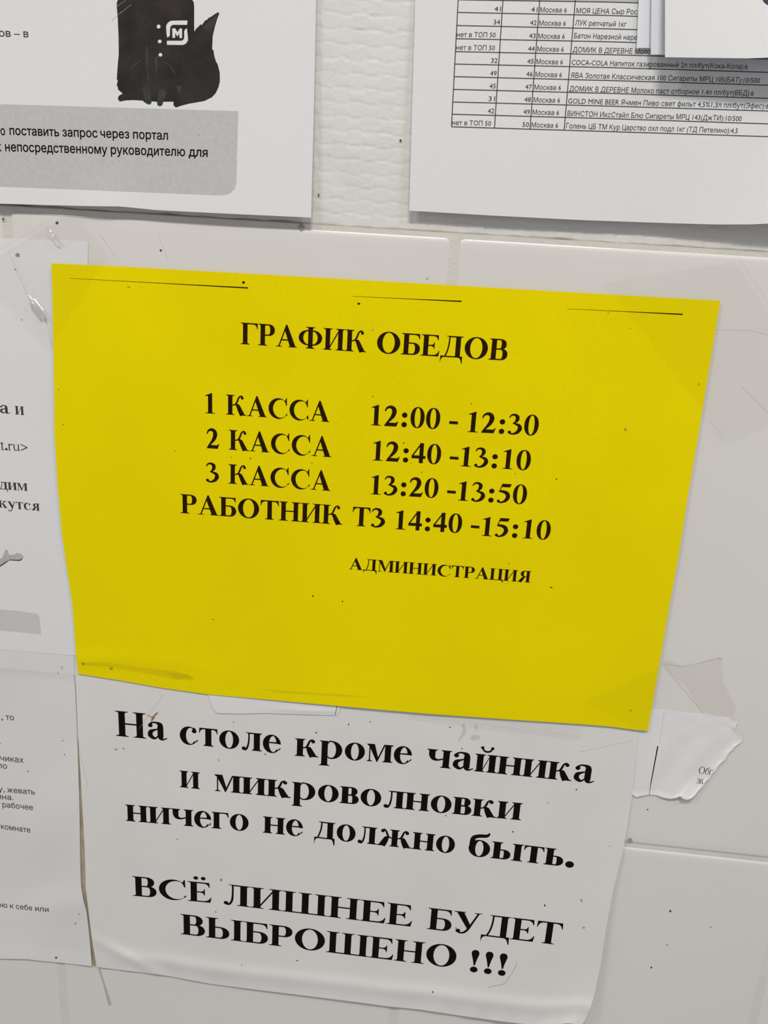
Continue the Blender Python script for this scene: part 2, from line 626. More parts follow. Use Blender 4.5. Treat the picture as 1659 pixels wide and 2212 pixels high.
def g_Zh(p):
    a, e = k_arm(p, 0)
    wd = e + p.w / 2
    o = shift(a, wd + p.w / 2) + mirror(shift(a, 0), wd - p.w / 2) + stem(p, wd - p.w / 2)
    return o, 2 * wd


def g_L(p):                                     # Л
    k, Hh, w, t = p.k, p.H, p.w, p.t
    xr = p.L + 330 * k + 40
    x0 = p.L + 165 * k
    o = rect(xr, 0, xr + w, Hh) + [foot(xr, w, p.L, p.L, 0, 1, p.s), foot(xr, w, 10, p.L, Hh, -1, p.s)]
    o += rect(x0 - p.L * .7, Hh - p.s, xr + 4, Hh) + rect(x0 + 10, Hh - t, xr + 4, Hh)
    o += ribbon([(x0 + 40, Hh - 8), (x0 + 38, Hh * .55), (x0 + 20 * k, Hh * .22), (x0 - 40 * k, Hh * .035), (x0 - 110 * k, Hh * .03)], [t, t * 1.05, t * 1.25, t * 1.3, t * 1.2])
    o += dot(x0 - 110 * k, Hh * .085, w * .36)
    return o, xr + w + p.L


def g_M(p):
    k, Hh, w = p.k, p.H, p.w
    x1 = p.L + 30 * k
    x2 = x1 + 510 * k + 20
    o = [foot(x1 + 5, p.t * .8, p.L, p.L * 1.1, 0, 1, p.s)] + rect(x1 + 5, 0, x1 + 5 + p.t * .8, Hh * .95)
    o += rect(x2, 0, x2 + w, Hh) + [foot(x2, w, p.L, p.L, 0, 1, p.s), [(x2, Hh), (x2 + w + p.L, Hh), (x2 + w + p.L, Hh - p.s), (x2 + w, Hh - p.s - 26), (x2, Hh - 60)]]
    xm = (x1 + x2) / 2 + 18 * k
    o.append([(x1 - p.L, Hh), (x1 + w * .9, Hh), (xm + 30 * k, Hh * .26), (xm + 8, 0), (xm - 10, 0), (x1 + 6, Hh * .86), (x1 - p.L, Hh - p.s)])
    o.append([(xm - 12, 0), (xm + 12, 0), (x2 + 10, Hh), (x2 - 24, Hh), (xm + 5, Hh * .18)])
    return o, x2 + w + p.L


def g_T(p):
    k, Hh, w, t = p.k, p.H, p.w, p.t
    hw = 300 * k if k > .9 else 205
    c = hw + 15
    o = rect(c - w / 2, 0, c + w / 2, Hh) + [foot(c - w / 2, w, p.L, p.L, 0, 1, p.s)]
    o += beak_t(p, c, c + hw, Hh, Hh * .28) + mirror(beak_t(p, c, c + hw, Hh, Hh * .28), 2 * c)
    return o, 2 * c


def g_U(p):                                     # У
    o = [[(70, 662), (245, 662), (430, 250), (352, 150)]]
    o += [foot(80, 160, 70, 50, 676, -1, 20, 14), foot(560, 30, 70, 80, 676, -1, 20, 26)]
    o += ribbon([(590, 664), (470, 380), (370, 150), (290, 40), (200, 6), (140, 30)], [46, 48, 60, 58, 44, 40])
    o += dot(140, 66, 58)
    return o, 672


def g_F(p):
    c = 420
    o = rect(c - 75, 0, c + 75, 676) + [foot(c - 75, 150, 74, 74, 0, 1, 20), foot(c - 75, 150, 74, 74, 676, -1, 20)]
    h = ring(c + 70, 338, 315, 242, c + 70, 338, 165, 204, -90, 90, 20)
    return o + h + mirror(h, 2 * c), 2 * c


def g_Ya(p):
    k, Hh, w = p.k, p.H, p.w
    x = p.L + w
    o = stem(p, p.L) + bowl(p, x, Hh * .46, Hh, x + 300 * k)
    o += ribbon([(x + 60 * k, Hh * .48), (x + 150 * k, Hh * .40), (x + 240 * k, Hh * .18), (x + 320 * k, 12)], [p.t, w * .8, w * 1.05, w * 1.05])
    r = x + 320 * k
    o.append([(r - w * .6, 0), (r + w * .75, 0), (r + w * .75, p.s), (r - w * .4, p.s + 18)])
    wd = r + w * .8
    return mirror(o, wd), wd


# digits ----------------------------------------------------------
def d0():
    return ring(250, 338, 226, 352, 250, 338, 92, 322, e=0.95), 500


def d1():
    o = rect(190, 0, 330, 600) + [foot(190, 140, 90, 95, 0, 1, 20, 30), [(190, 560), (330, 560), (330, 688), (312, 688), (95, 600), (95, 578), (160, 588), (190, 575)]]
    return o, 500


def d2():
    o = ribbon([(40, 490), (85, 595), (200, 640), (300, 590), (330, 480), (290, 340), (190, 200), (70, 60)], [36, 60, 98, 132, 150, 130, 80, 36])
    o += [[(30, 0), (420, 0), (478, 175), (452, 175)] + qb((452, 175), (425, 122), (370, 120)) + [(120, 120), (30, 30)]]
    return o, 500


def d3():
    o = ribbon([(40, 545), (95, 630), (200, 650), (285, 590), (290, 490), (230, 400), (165, 360)], [28, 50, 74, 118, 118, 60, 30])
    o += ribbon([(165, 372), (270, 340), (370, 290), (395, 190), (330, 80), (220, 20), (130, 20), (80, 60)], [30, 70, 108, 140, 110, 60, 50, 50])
    o += dot(80, 66, 52)
    return o, 500


def d4():
    o = rect(270, 0, 400, 500) + rect(22, 155, 476, 255)
    o += [[(270, 688), (400, 688), (400, 400), (270, 400)], [(22, 155), (22, 240), (300, 688), (340, 688), (272, 560), (85, 258), (272, 258), (272, 155)]]
    return o, 500


def d5():
    o = [[(150, 676), (455, 676), (410, 560), (148, 560), (128, 505), (80, 400), (100, 400), (50, 380)][:4] + [(92, 385), (62, 385)]]
    o += ribbon([(80, 410), (210, 400), (330, 340), (370, 215), (310, 95), (210, 30), (120, 18), (72, 58)], [60, 96, 130, 140, 110, 62, 48, 48])
    o += dot(74, 62, 50)
    return o, 500


def d6():
    o = ring(255, 220, 218, 234, 255, 220, 82, 200)
    o += ribbon([(90, 240), (120, 420), (230, 590), (430, 675)], [110, 120, 90, 24])
    return o, 500


# lower case with its own shapes -----------------------------------
def l_a(p):
    w = p.w
    o = rect(262, 70, 262 + w, 350)
    o += ribbon([(262 + w / 2, 330), (262 + w / 2 - 12, 410), (235, 455), (150, 450), (92, 405)], [w, w * .85, 48, 40, 48])
    o += dot(98, 372, w * .39)
    o += ribbon([(285, 290), (190, 255), (w * .5 + 40, 205), (w * .5 + 25, 110), (165 if w > 100 else 140, 40), (220, 42), (285, 105)], [28, 50, w * .75, w * .85, w * .55, 44, 30], 6)
    o += ribbon([(262 + w / 2, 120), (262 + w / 2 + 12, 50), (262 + w / 2 + 62, 18), (484, 62)], [w, w * .85, 44, 22])
    return o, 500


def l_o(p, wd=500):
    rx = wd / 2 - 25
    return ring(wd / 2, 230, rx, 244, wd / 2, 230, rx - p.w * 1.0, 244 - p.t * .8), wd


def l_c(p):
    w = p.w
    o = ring(225, 230, 205, 244, 262, 230, 262 - 20 - w * 1.02, 212, 55, 322, 28)
    o += ribbon([(262 + 60, 440), (350, 420), (362, 385)], [42, 50, 50]) + dot(345, 362, w * .40)
    o += ribbon([(382, 84), (408, 112), (424, 140)], [32, 28, 20])
    return o, 444


def l_e(p):
    w = p.w
    o = ring(222, 230, 202, 244, 255, 230, 255 - 20 - w * 1.02, 212, 95, 322, 24)
    o += ring(222, 230, 202, 244, 235, 245, 90 + (138 - w) * .6, 200, 0, 96, 12)
    o += [[(130, 245), (424, 245), (424, 275), (415, 290), (130, 275)]]
    o += [[(325, 260), (424, 245), (424, 262), (412, 330), (326, 330)]]
    o += ribbon([(380, 84), (402, 108), (418, 136)], [32, 28, 20])
    return o, 440


def l_b(p):                                      # б
    w = p.w
    o = ring(250, 225, 222, 240, 250, 225, 222 - w, 240 - p.t * .8)
    o += ribbon([(40 + w * .4, 240), (50 + w * .3, 400), (120, 520), (230, 575), (350, 590), (405, 625), (432, 690)], [w * .8, w * .75, w * .72, w * .7, w * .66, w * .5, 18])
    o += ribbon([(100, 380), (180, 440), (260, 455)], [20, 28, 30])
    return o, 500


def l_r(p, wd=560):                               # р
    w = p.w
    x = 62
    o = rect(x, -185, x + w, 440) + [foot(x, w, 46, 50, -205, 1, p.s), [(x, 405), (x + w, 405), (x + w, 465), (x - 46, 465), (x - 46, 445), (x - 10, 440)]] + rect(x, -205, x + w, -180)
    cy, ry = 228, 244
    o += ring(290, cy, 236, ry, 290, cy, 236 - w * 1.02, ry - 36, -90, 90, 18)
    o += ribbon([(x + w - 2, 395), (235, 455), (292, 458)], [24, 34, 36]) + ribbon([(x + w - 2, 55), (235, 6), (292, 2)], [24, 32, 36])
    return o, wd


def l_ch(p):
    w, Hh = p.w, p.H
    x1, x2 = p.L, p.L + w + 170 * (p.k / .66)
    o = stem(p, x2)
    o += [foot(x1, w, p.L, p.L, Hh, -1, p.s)]
    o += ribbon([(x1 + w / 2, Hh - 5), (x1 + w / 2, Hh * .68), (x1 + w * .75, Hh * .49), (x1 + w * 1.4, Hh * .42), (x2 + 2, Hh * .50)], [w, w, w * .72, p.t * 1.3, p.t])
    return o, x2 + w + p.L


def l_y(p):
    w = p.w
    o = [[(45, 455), (45 + w * 1.05, 455), (330, 160), (285, -10), (255, -10)]]
    o += [foot(55, w * .9, 50, 45, 461, -1, 20, 10), foot(385, 24, 50, 50, 461, -1, 20, 20)]
    o += ribbon([(398, 455), (330, 200), (255, -20), (200, -150), (125, -190), (75, -160)], [36, 40, 46, 44, 40, 36]) + dot(72, -140, w * .35)
    return o, 470


def l_yi(p):                                     # й
    o, w = g_n(p, 2, 190 / .66 * .66 * 1.0 / .66 * .66, diag=True)
    c = w / 2
    o = o + ribbon([(c - 105, 650), (c - 70, 575), (c, 548), (c + 70, 575), (c + 105, 650)], [34, 44, 50, 44, 34]) + dot(c - 108, 650, 38) + dot(c + 108, 650, 38)
    return o, w


def p_dot(p):
    return dot(125, 78, 92, 92), 250


def p_colon(p):
    return dot(166, 78, 88) + dot(166, 395, 88), 333


def p_bang(p):
    o = dot(166, 78, 92) + [[(150, 205), (182, 205)] + qb((182, 205), (205, 380), (256, 560)) + qb((256, 610), (240, 700), (166, 700)) + qb((166, 700), (92, 700), (76, 610)) + qb((76, 560), (127, 380), (150, 205))]
    return o, 333


def p_dash(p):
    return rect(38, 172, 294, 268), 333


def p_gt(p):
    return ribbon([(40, 480), (530, 270)], [60, 60]) + ribbon([(530, 290), (40, 60)], [60, 60]), 580


def l_i(p):
    return stem(p, 60, 0, 455, t=(1, 0)) + dot(60 + p.w / 2, 620, p.w * .6), 60 + p.w + 60


def l_t(p):
    x = 75
    return rect(x, 60, x + p.w, 560) + rect(20, 425, 270, 458) + ribbon([(x + p.w / 2, 90), (x + p.w * .7, 20), (x + p.w + 50, 10), (280, 55)], [p.w, p.w * .8, 40, 22]) + [[(x, 420), (x + p.w, 580), (x + p.w - 20, 580), (10, 440)]], 290


def l_lr(p):
    return stem(p, 55, 0, 455, t=(1, 0)) + ribbon([(55 + p.w, 340), (190, 430), (270, 450)], [26, 40, 60]) + dot(275, 415, 48), 340


def l_u(p):
    return stem(p, 380, 0, 455, b=(0, 1), t=(1, 0)) + [foot(70, p.w, 50, 0, 455, -1, 20, 10)] + ribbon([(70 + p.w / 2, 450), (70 + p.w / 2, 160), (150, 45), (250, 35), (385, 120)], [p.w, p.w, p.w * .8, 50, 28]), 540


def l_g(p):
    o = stem(p, p.L) + beak_t(p, p.L + p.w, p.L + p.w + 215 * p.k / .66, p.H, p.H * .3)
    return o, p.L + p.w + 225 * p.k / .66


def l_k(p):
    return g_K(p)


GLY = {
    'А': lambda c, l: g_A(c), 'Б': lambda c, l: g_B(c), 'В': lambda c, l: g_V(c), 'Г': lambda c, l: g_G(c), 'Д': lambda c, l: g_D(c),
    'Е': lambda c, l: g_E(c), 'Ё': lambda c, l: g_Yo(c), 'И': lambda c, l: g_n(c, 2, 262, diag=True), 'К': lambda c, l: g_K(c),
    'Л': lambda c, l: g_L(c), 'М': lambda c, l: g_M(c), 'Н': lambda c, l: g_n(c, 2, 262, bar=.51), 'О': lambda c, l: g_O(c),
    'Р': lambda c, l: g_P(c), 'С': lambda c, l: g_C(c), 'Т': lambda c, l: g_T(c), 'У': lambda c, l: g_U(c), 'Ф': lambda c, l: g_F(c),
    'Ц': lambda c, l: g_n(c, 2, 245, bottom=True, tail=True), 'Ш': lambda c, l: g_n(c, 3, 205, bottom=True), 'Ы': lambda c, l: g_Y(c),
    'Я': lambda c, l: g_Ya(c), 'З': lambda c, l: (shift([[(x * 1.1, y) for x, y in q] for q in d3()[0]], 0), 555),
    '0': lambda c, l: d0(), '1': lambda c, l: d1(), '2': lambda c, l: d2(), '3': lambda c, l: d3(), '4': lambda c, l: d4(), '5': lambda c, l: d5(),
    'а': lambda c, l: l_a(l), 'б': lambda c, l: l_b(l), 'в': lambda c, l: g_V(l), 'г': lambda c, l: l_g(l), 'д': lambda c, l: g_D(l),
    'е': lambda c, l: l_e(l), 'ж': lambda c, l: g_Zh(l), 'и': lambda c, l: g_n(l, 2, 262, diag=True), 'й': lambda c, l: l_yi(l),
    'к': lambda c, l: g_K(l), 'л': lambda c, l: g_L(l), 'м': lambda c, l: g_M(l), 'н': lambda c, l: g_n(l, 2, 262, bar=.51),
    'о': lambda c, l: l_o(l), 'р': lambda c, l: l_r(l), 'с': lambda c, l: l_c(l), 'т': lambda c, l: g_T(l), 'у': lambda c, l: l_y(l),
    'ч': lambda c, l: l_ch(l), 'ы': lambda c, l: g_Y(l), 'ь': lambda c, l: g_soft(l), 'я': lambda c, l: g_Ya(l),
    'э': lambda c, l: (mirror(l_c(l)[0] + rect(130, 215, 330, 247), 444), 444),
    '.': lambda c, l: p_dot(c), ':': lambda c, l: p_colon(c), '!': lambda c, l: p_bang(c), '-': lambda c, l: p_dash(c), '>': lambda c, l: p_gt(c),
    'i': lambda c, l: l_i(l), 't': lambda c, l: l_t(l), 'r': lambda c, l: l_lr(l), 'u': lambda c, l: l_u(l),
}


def serif_polys(s, c=CAP, l=LOW, track=0):
    out, x = [], 0
    for ch in s:
        if ch == ' ':
            x += 250 + track
            continue
        o, w = GLY[ch](c, l)
        out += shift(o, x)
        x += w + track
    return out


def tri(polys):
    V, Fc = [], []
    for q in polys:
        v, f = fill(q)
        k = len(V)
        V += v
        Fc += [tuple(i + k for i in t) for t in f]
    return V, Fc


def sans_tri(s, bold=0.0):
    """letters of the built-in face as triangles; every outline is filled by itself, so overlapping strokes stay whole"""
    c = bpy.data.curves.new('lettering', 'FONT')
    c.body = s
    c.resolution_u = 2
    c.fill_mode = 'NONE'
    o = bpy.data.objects.new('lettering', c)
    COL.objects.link(o)
    dg = bpy.context.evaluated_depsgraph_get()
    m = bpy.data.meshes.new_from_object(o.evaluated_get(dg))
    P = [(v.co[0] * 1000, v.co[1] * 1000) for v in m.vertices]
    E = [tuple(e.vertices) for e in m.edges]
    cv, ce, cf, *_ = delaunay_2d_cdt([Vector(p) for p in P], E, [], 0, 1e-4)
    V = [(v[0], v[1]) for v in cv]
    T = np.array([t for f in cf for t in ([(f[0], f[k], f[k + 1]) for k in range(1, len(f) - 1)])])
    Vn = np.array(V)
    cen = Vn[T].mean(1)
    # directed outline edges (stored head to tail), winding number of every triangle centre
    En = np.array(E)
    a, b = np.array(P)[En[:, 0]], np.array(P)[En[:, 1]]
    flip = np.where(np.abs(En[:, 1] - En[:, 0]) == 1, np.sign(En[:, 1] - En[:, 0]), -np.sign(En[:, 1] - En[:, 0]))
    wn = np.zeros(len(cen))
    for q in range(len(En)):
        lo_, hi_ = (a[q], b[q]) if a[q][1] < b[q][1] else (b[q], a[q])
        if hi_[1] - lo_[1] < 1e-9:
            continue
        sgn = (1 if a[q][1] < b[q][1] else -1) * flip[q]
        hit = (cen[:, 1] >= lo_[1]) & (cen[:, 1] < hi_[1])
        xx = lo_[0] + (cen[:, 1] - lo_[1]) * (hi_[0] - lo_[0]) / (hi_[1] - lo_[1])
        wn += np.where(hit & (xx > cen[:, 0]), sgn, 0)
    Fc = []
    for t, w_ in zip(T.tolist(), wn):
        if abs(w_) < 0.5:
            continue
        p_, q_, r_ = (V[x] for x in t)
        ar = (q_[0] - p_[0]) * (r_[1] - p_[1]) - (q_[1] - p_[1]) * (r_[0] - p_[0])
        if abs(ar) > 1e-3:
            Fc.append((t[0], t[1], t[2]) if ar < 0 else (t[0], t[2], t[1]))
    if bold:                                 # heavier cut: a narrow band along every outline edge
        for i_, j_ in E:
            p_, q_ = np.array(P[i_]), np.array(P[j_])
            L_ = np.linalg.norm(q_ - p_)
            if L_ < 1e-3:
                continue
            d_ = (q_ - p_) / L_ * bold * 1000
            n_ = np.array([-d_[1], d_[0]])
            k = len(V)
            V += [tuple(p_ - d_ * .6 + n_), tuple(q_ + d_ * .6 + n_), tuple(q_ + d_ * .6 - n_), tuple(p_ - d_ * .6 - n_)]
            Fc.append((k, k + 1, k + 2, k + 3))
    bpy.data.objects.remove(o)
    bpy.data.curves.remove(c)
    bpy.data.meshes.remove(m)
    return V, Fc


def lay(V, p0, p1, h0, h1, cap, lean=0.0, x0=None, x1=None):
    """letters in type units -> picture: baseline p0..p1, capital height h0..h1 px"""
    V = np.array(V)
    x0 = V[:, 0].min() if x0 is None else x0
    x1 = V[:, 0].max() if x1 is None else x1
    s = (V[:, 0] - x0) / (x1 - x0)
    y = V[:, 1] / cap
    p0, p1 = np.array(p0, float), np.array(p1, float)
    u0, u1 = updir(p0), updir(p1)
    base = p0 + s[:, None] * (p1 - p0)
    up = (u0 * h0) * (1 - s[:, None]) + (u1 * h1) * s[:, None]
    up[:, 0] += lean * (h0 + h1) / 2
    return base + up * y[:, None]


def write(sheet, m, name, runs, font='serif', c=CAP, l=LOW, lean=0.0, bold=0.0, off=0.05, label=None):
    """runs: list of (text, p0, p1, h0[, h1]); all of one line become one printed part"""
    VV, FF = [], []
    for r in runs:
        s, p0, p1, h0 = r[:4]
        h1 = r[4] if len(r) > 4 else h0
        if font == 'serif':
            V, Fc = tri(serif_polys(s, c, l))
            cap = c.H
        else:
            V, Fc = sans_tri(s, bold)
            cap = 730
        P = lay(V, p0, p1, h0, h1, cap, lean)
        # vertices only: the letters are small against the paper's curls
        k = len(VV)
        VV += P.tolist()
        FF += [tuple(i + k for i in t) for t in Fc]
    return mesh_obj(name, sheet.put(VV, off), FF, m, parent=sheet.o, label=label)


def line(a, b, w0, w1=None):
    w1 = w0 if w1 is None else w1
    a, b = np.array(a, float), np.array(b, float)
    d = (b - a) / np.linalg.norm(b - a)
    n = np.array([-d[1], d[0]]) / 2
    return [tuple(a + n * w0), tuple(b + n * w1), tuple(b - n * w1), tuple(a - n * w0)]


def blob(cx, cy, r, n=9, ry=None, seed=0):
    rn = random.Random(seed or int(cx * 7 + cy))
    ry = ry or r
    return [(cx + r * (0.75 + 0.5 * rn.random()) * math.cos(2 * PI * i / n), cy + ry * (0.75 + 0.5 * rn.random()) * math.sin(2 * PI * i / n)) for i in range(n)]


def specks(sheet, pts, m=SPECK, off=0.05):
    return sheet.polys('specks', [blob(*p[:3], n=8, ry=(p[3] if len(p) > 3 else None)) for p in pts], m, off=off, kind='stuff')


# ------------------------------------------------------------------ the wall
def wallpt(u, v, d):
    return (u / 1000, d / 1000, ZT - v / 1000)


def box(u0, u1, v0, v1, d0, d1):
    vs = [wallpt(u, v, d) for d in (d0, d1) for v in (v0, v1) for u in (u0, u1)]
    f = [(0, 2, 3, 1), (4, 5, 7, 6), (0, 1, 5, 4), (2, 6, 7, 3), (0, 4, 6, 2), (1, 3, 7, 5)]
    return vs, f


v_, f_ = box(-600, 600, -700, 1000, 8, 90)
wall = mesh_obj('wall_back', v_, f_, GROUT, kind='structure', label='white wall, tiled below and woven wallpaper above')

# grout bed
v_, f_ = box(-600, 600, -0.5, 900, 0.55, 7.9)
mesh_obj('grout', v_, f_, GROUT, parent=wall)


def tile_mesh():
    """glazed tile 197 x 297 x 7 mm with a rounded rim; origin at the centre of its face"""
    V, Fc = [], []
    hw, hh = 98.5, 149.2
    rings = []
    prof = [(0.0, 7.0), (0.0, 1.9), (0.2, 1.2), (0.6, 0.6), (1.1, 0.27), (1.7, 0.08), (2.5, 0.0), (6.0, 0.0)]
    for ins, d in prof:
        w2, h2, r = hw - ins, hh - ins, 2.2
        ringp = []
        for cx, cy, a0 in ((w2 - r, h2 - r, 0), (-w2 + r, h2 - r, 90), (-w2 + r, -h2 + r, 180), (w2 - r, -h2 + r, 270)):
            for i in range(4):
                a = math.radians(a0 + i * 30)
                ringp.append((cx + r * math.cos(a), cy + r * math.sin(a)))
        rings.append([len(V) + i for i in range(16)])
        V += [(x / 1000, d / 1000, y / 1000) for x, y in ringp]
    for a, b in zip(rings, rings[1:]):
        for i in range(16):
            j = (i + 1) % 16
            Fc.append((a[i], a[j], b[j], b[i]))
    Fc.append(tuple(rings[-1]))
    me = bpy.data.meshes.new('tile')
    me.from_pydata(V, [], Fc)
    me.materials.append(TILE)
    me.polygons.foreach_set('use_smooth', [True] * len(me.polygons))
    me.update()
    return me


tm = tile_mesh()
tiles = {}
for r in range(3):
    for c in range(-2, 2):
        if r == 2:
            continue
        t = bpy.data.objects.new('tile', tm)
        COL.objects.link(t)
        t.parent = wall
        t.location = Vector(wallpt(c * 200 + 100, r * 300 + 150.2, random.uniform(-0.02, 0.02))) - wall.location
        t.rotation_euler = (random.uniform(-.0001, .0001), 0, random.uniform(-.0001, .0001))
        tiles[(c, r)] = t

# woven wallpaper: threads as relief where the photograph shows it, plain sheet around
nu, nv = 440, 230
uu = np.linspace(-90, 180, nu + 1)
vv = np.linspace(-138, -0.7, nv + 1)
U, Vv = np.meshgrid(uu, vv)
cu, cv = 6.15, 5.45
rs = np.random.RandomState(3)
sk = U + 0.018 * Vv + 0.25 * np.sin(Vv / 17.0)
sv = Vv - 0.012 * U + 0.3 * np.sin(U / 23.0)
iu, iv = np.floor(sk / cu), np.floor(sv / cv)
fu, fv = sk / cu - iu, sv / cv - iv
hh = np.where((iu + iv) % 2 == 0, 1 - np.abs(2 * fv - 1) ** 3.0, 1 - np.abs(2 * fu - 1) ** 3.5)
cell = rs.rand(400, 400)
hh = hh * (0.6 + 0.6 * cell[(iu.astype(int) % 400), (iv.astype(int) % 400)])
lowf = sum(rs.randn() * np.sin(U * rs.uniform(.02, .3) + rs.rand() * 6) * np.sin(Vv * rs.uniform(.02, .3) + rs.rand() * 6) for _ in range(14)) * .05
dd = 1.1 - 0.20 * hh - lowf * .7 + rs.randn(*U.shape) * 0.012
P3 = np.stack([U / 1000, dd / 1000, ZT - Vv / 1000], -1).reshape(-1, 3)
idx = np.arange((nu + 1) * (nv + 1)).reshape(nv + 1, nu + 1)
fq = np.stack([idx[:-1, :-1], idx[1:, :-1], idx[1:, 1:], idx[:-1, 1:]], -1).reshape(-1, 4).tolist()
mesh_obj('woven_wallpaper', P3, fq, WEAVE, parent=wall, smooth=True)
for u0, u1, v0, v1 in ((-600, -90, -700, -0.7), (180, 600, -700, -0.7), (-90, 180, -700, -138)):
    v_, f_ = box(u0, u1, v0, v1, 1.0, 7.9)
    mesh_obj('wallpaper', v_, f_, WEAVE, parent=wall)

# dirty caulk line where the wallpaper meets the tile tops (wavy)
n = 260
cvs, cf = [], []
for i in range(n + 1):
    u = -420 + 840 * i / n
    wv = 0.25 * math.sin(u * .11) + 0.2 * math.sin(u * .37 + 1) + random.uniform(-.12, .12)
    near = abs((u + 100) % 200 - 100)
    for j, (vo, d) in enumerate(((-1.3 + wv * .6, 1.0), (-0.8 + wv * .6, 0.62), (-0.25 + wv * .3, 0.6), (0.8, 1.2))):
        cvs.append(wallpt(u, vo, d))
for i in range(n):
    for j in range(3):
        a = i * 4 + j
        cf.append((a, a + 1, a + 5, a + 4))
mesh_obj('caulk', cvs, cf, CAULK, parent=wall, smooth=True)

WL = Wall(wall, 0.06)
specks(WL, [(123, 481, 3.2), (347, 541, 2.5), (7, 473, 2.6), (1407, 2090, 2.2), (1448, 1968, 2.6), (1399, 1749, 1.6), (1536, 2003, 1.2), (1441, 2041, 1.3)])
specks(WL, [(651, 490, 6, 9), (1361, 1815, 6, 5), (923, 602, 2)], SPECKL)
WU = Wall(wall, -0.55)
specks(WU, [(865, 303, 2.6, 3), (688, 421, 2, 2.6)])
WL.polys('gap_shade_and_dirt', [[(166, 1600), (171, 1690), (173, 1770), (174, 1840), (176, 1918), (182, 1950), (188, 2000), (198, 2086), (208, 2088), (203, 2050), (197, 2000), (190, 1950), (186, 1918), (184, 1840), (181, 1780), (176, 1690), (170, 1600)]], GAP_SHADE_DIRT, off=0.03)  # strip painting the shaded, dirty tile seen between the two lower sheets
# dried streak running down the tile under the lower notices
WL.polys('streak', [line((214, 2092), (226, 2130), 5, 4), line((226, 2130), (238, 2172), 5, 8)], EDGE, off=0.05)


# ------------------------------------------------------------------ the papers
def g1(x, c, s):
    return np.exp(-((x - c) / s) ** 2)


# black figure notice, top left
A = Sheet('printed_notice', 'white notice with black figure and grey box, at the top left', 'notice',
          [(-520, -700), (90, -690), (700, -680)], [(700, -680), (691, -300), (683, 0), (678, 240), (672, 470)],
          [(-520, 424), (-200, 433), (0, 440), (180, 445), (260, 446), (340, 454), (500, 462), (672, 470)],
          [(-520, -700), (-520, 424)],
          lambda s, t: 0.5 + 2.6 * t ** 3 + 0.9 * g1(s, .62, .05) * g1(t, 1, .05) + 0.4 * np.sin(s * 9) * t ** 4, PAPER, 60, 60)
GB = [(-200, 216), (0, 225), (515, 240), (512, 330), (510.5, 395), (507, 408), (498, 417), (487, 421.5), (475, 422), (0, 403), (-200, 395)]
A.poly('printed_grey_box', GB, GREYBOX, sub=15, off=0.02)
zx = lambda pts: [(x / 6.144 + 230, y / 6.144) for x, y in pts]
fig = zx([(170, -500), (150, -60), (150, 0), (135, 45), (140, 130), (150, 250), (160, 500), (163, 720), (150, 850), (145, 920), (137, 1050), (150, 1075), (135, 1130), (150, 1155), (155, 1190), (185, 1215), (215, 1240), (165, 1272), (150, 1300), (158, 1325), (175, 1348), (260, 1332), (350, 1328), (480, 1335), (515, 1365), (555, 1388), (590, 1380), (600, 1345), (670, 1350), (675, 1395), (710, 1412), (740, 1395), (755, 1350), (890, 1350), (888, 1395), (920, 1428), (1000, 1400), (1100, 1375), (1200, 1358), (1300, 1340), (1400, 1290), (1450, 1235), (1485, 1160), (1505, 1080), (1503, 960), (1475, 850), (1455, 820), (1430, 740), (1420, 670), (1402, 650), (1410, 480), (1440, 350), (1470, 250), (1497, 180), (1485, 160), (1440, 185), (1400, 215), (1350, 240), (1335, 262), (1310, 270), (1285, 305), (1265, 335), (1250, 320), (1225, 350), (1200, 370), (1165, 420), (1163, 300), (1165, 100), (1158, 30), (1140, 0), (1130, -500)])
A.poly('printed_figure', fig, BODY, sub=10)
for q in ([(480, 1180), (560, 1120), (600, 1345), (588, 1380), (556, 1384), (515, 1350)], [(690, 1200), (760, 1180), (800, 1230), (755, 1350), (735, 1395), (700, 1405), (675, 1380)],
          [(310, 905), (360, 850), (440, 800), (455, 812), (390, 860), (350, 905), (315, 925)], [(740, 800), (850, 860), (895, 930), (915, 1000), (870, 940), (820, 870), (735, 825)],
          [(520, 620), (545, 600), (555, 900), (580, 1180), (550, 1150), (530, 900)], [(640, 770), (680, 740), (690, 860), (655, 1000), (645, 900)], [(930, 1130), (1000, 1150), (980, 1260), (940, 1200)],
          [(1280, 360), (1380, 270), (1470, 200), (1430, 330), (1395, 420), (1330, 420)]):
    A.poly('printed_fold', zx(q), BODY2, off=0.06, sub=12)
for a, b in (((130, 90), (255, 5)), ((70, 275), (150, 200)), ((160, 190), (330, 60)), ((210, 270), (410, 110)), ((420, 100), (515, 5))):
    A.poly('printed_whisker', zx(line(a, b, 5, 3)), BODY2 if a[0] > 160 else SHAPEG, off=0.07, sub=15)
for x, y in ((692, 353), (707, 550), (716, 727)):
    A.poly('printed_button', zx([(x + 25 * math.cos(a * PI / 8), y + (27 if x < 700 else 24) * math.sin(a * PI / 8)) for a in range(16)]), WHITEP, off=0.075, sub=10)


def arc(cx, cy, r, a0, a1, n=8):
    return [(cx + r * math.cos(math.radians(a0 + (a1 - a0) * i / n)), cy - r * math.sin(math.radians(a0 + (a1 - a0) * i / n))) for i in range(n + 1)]


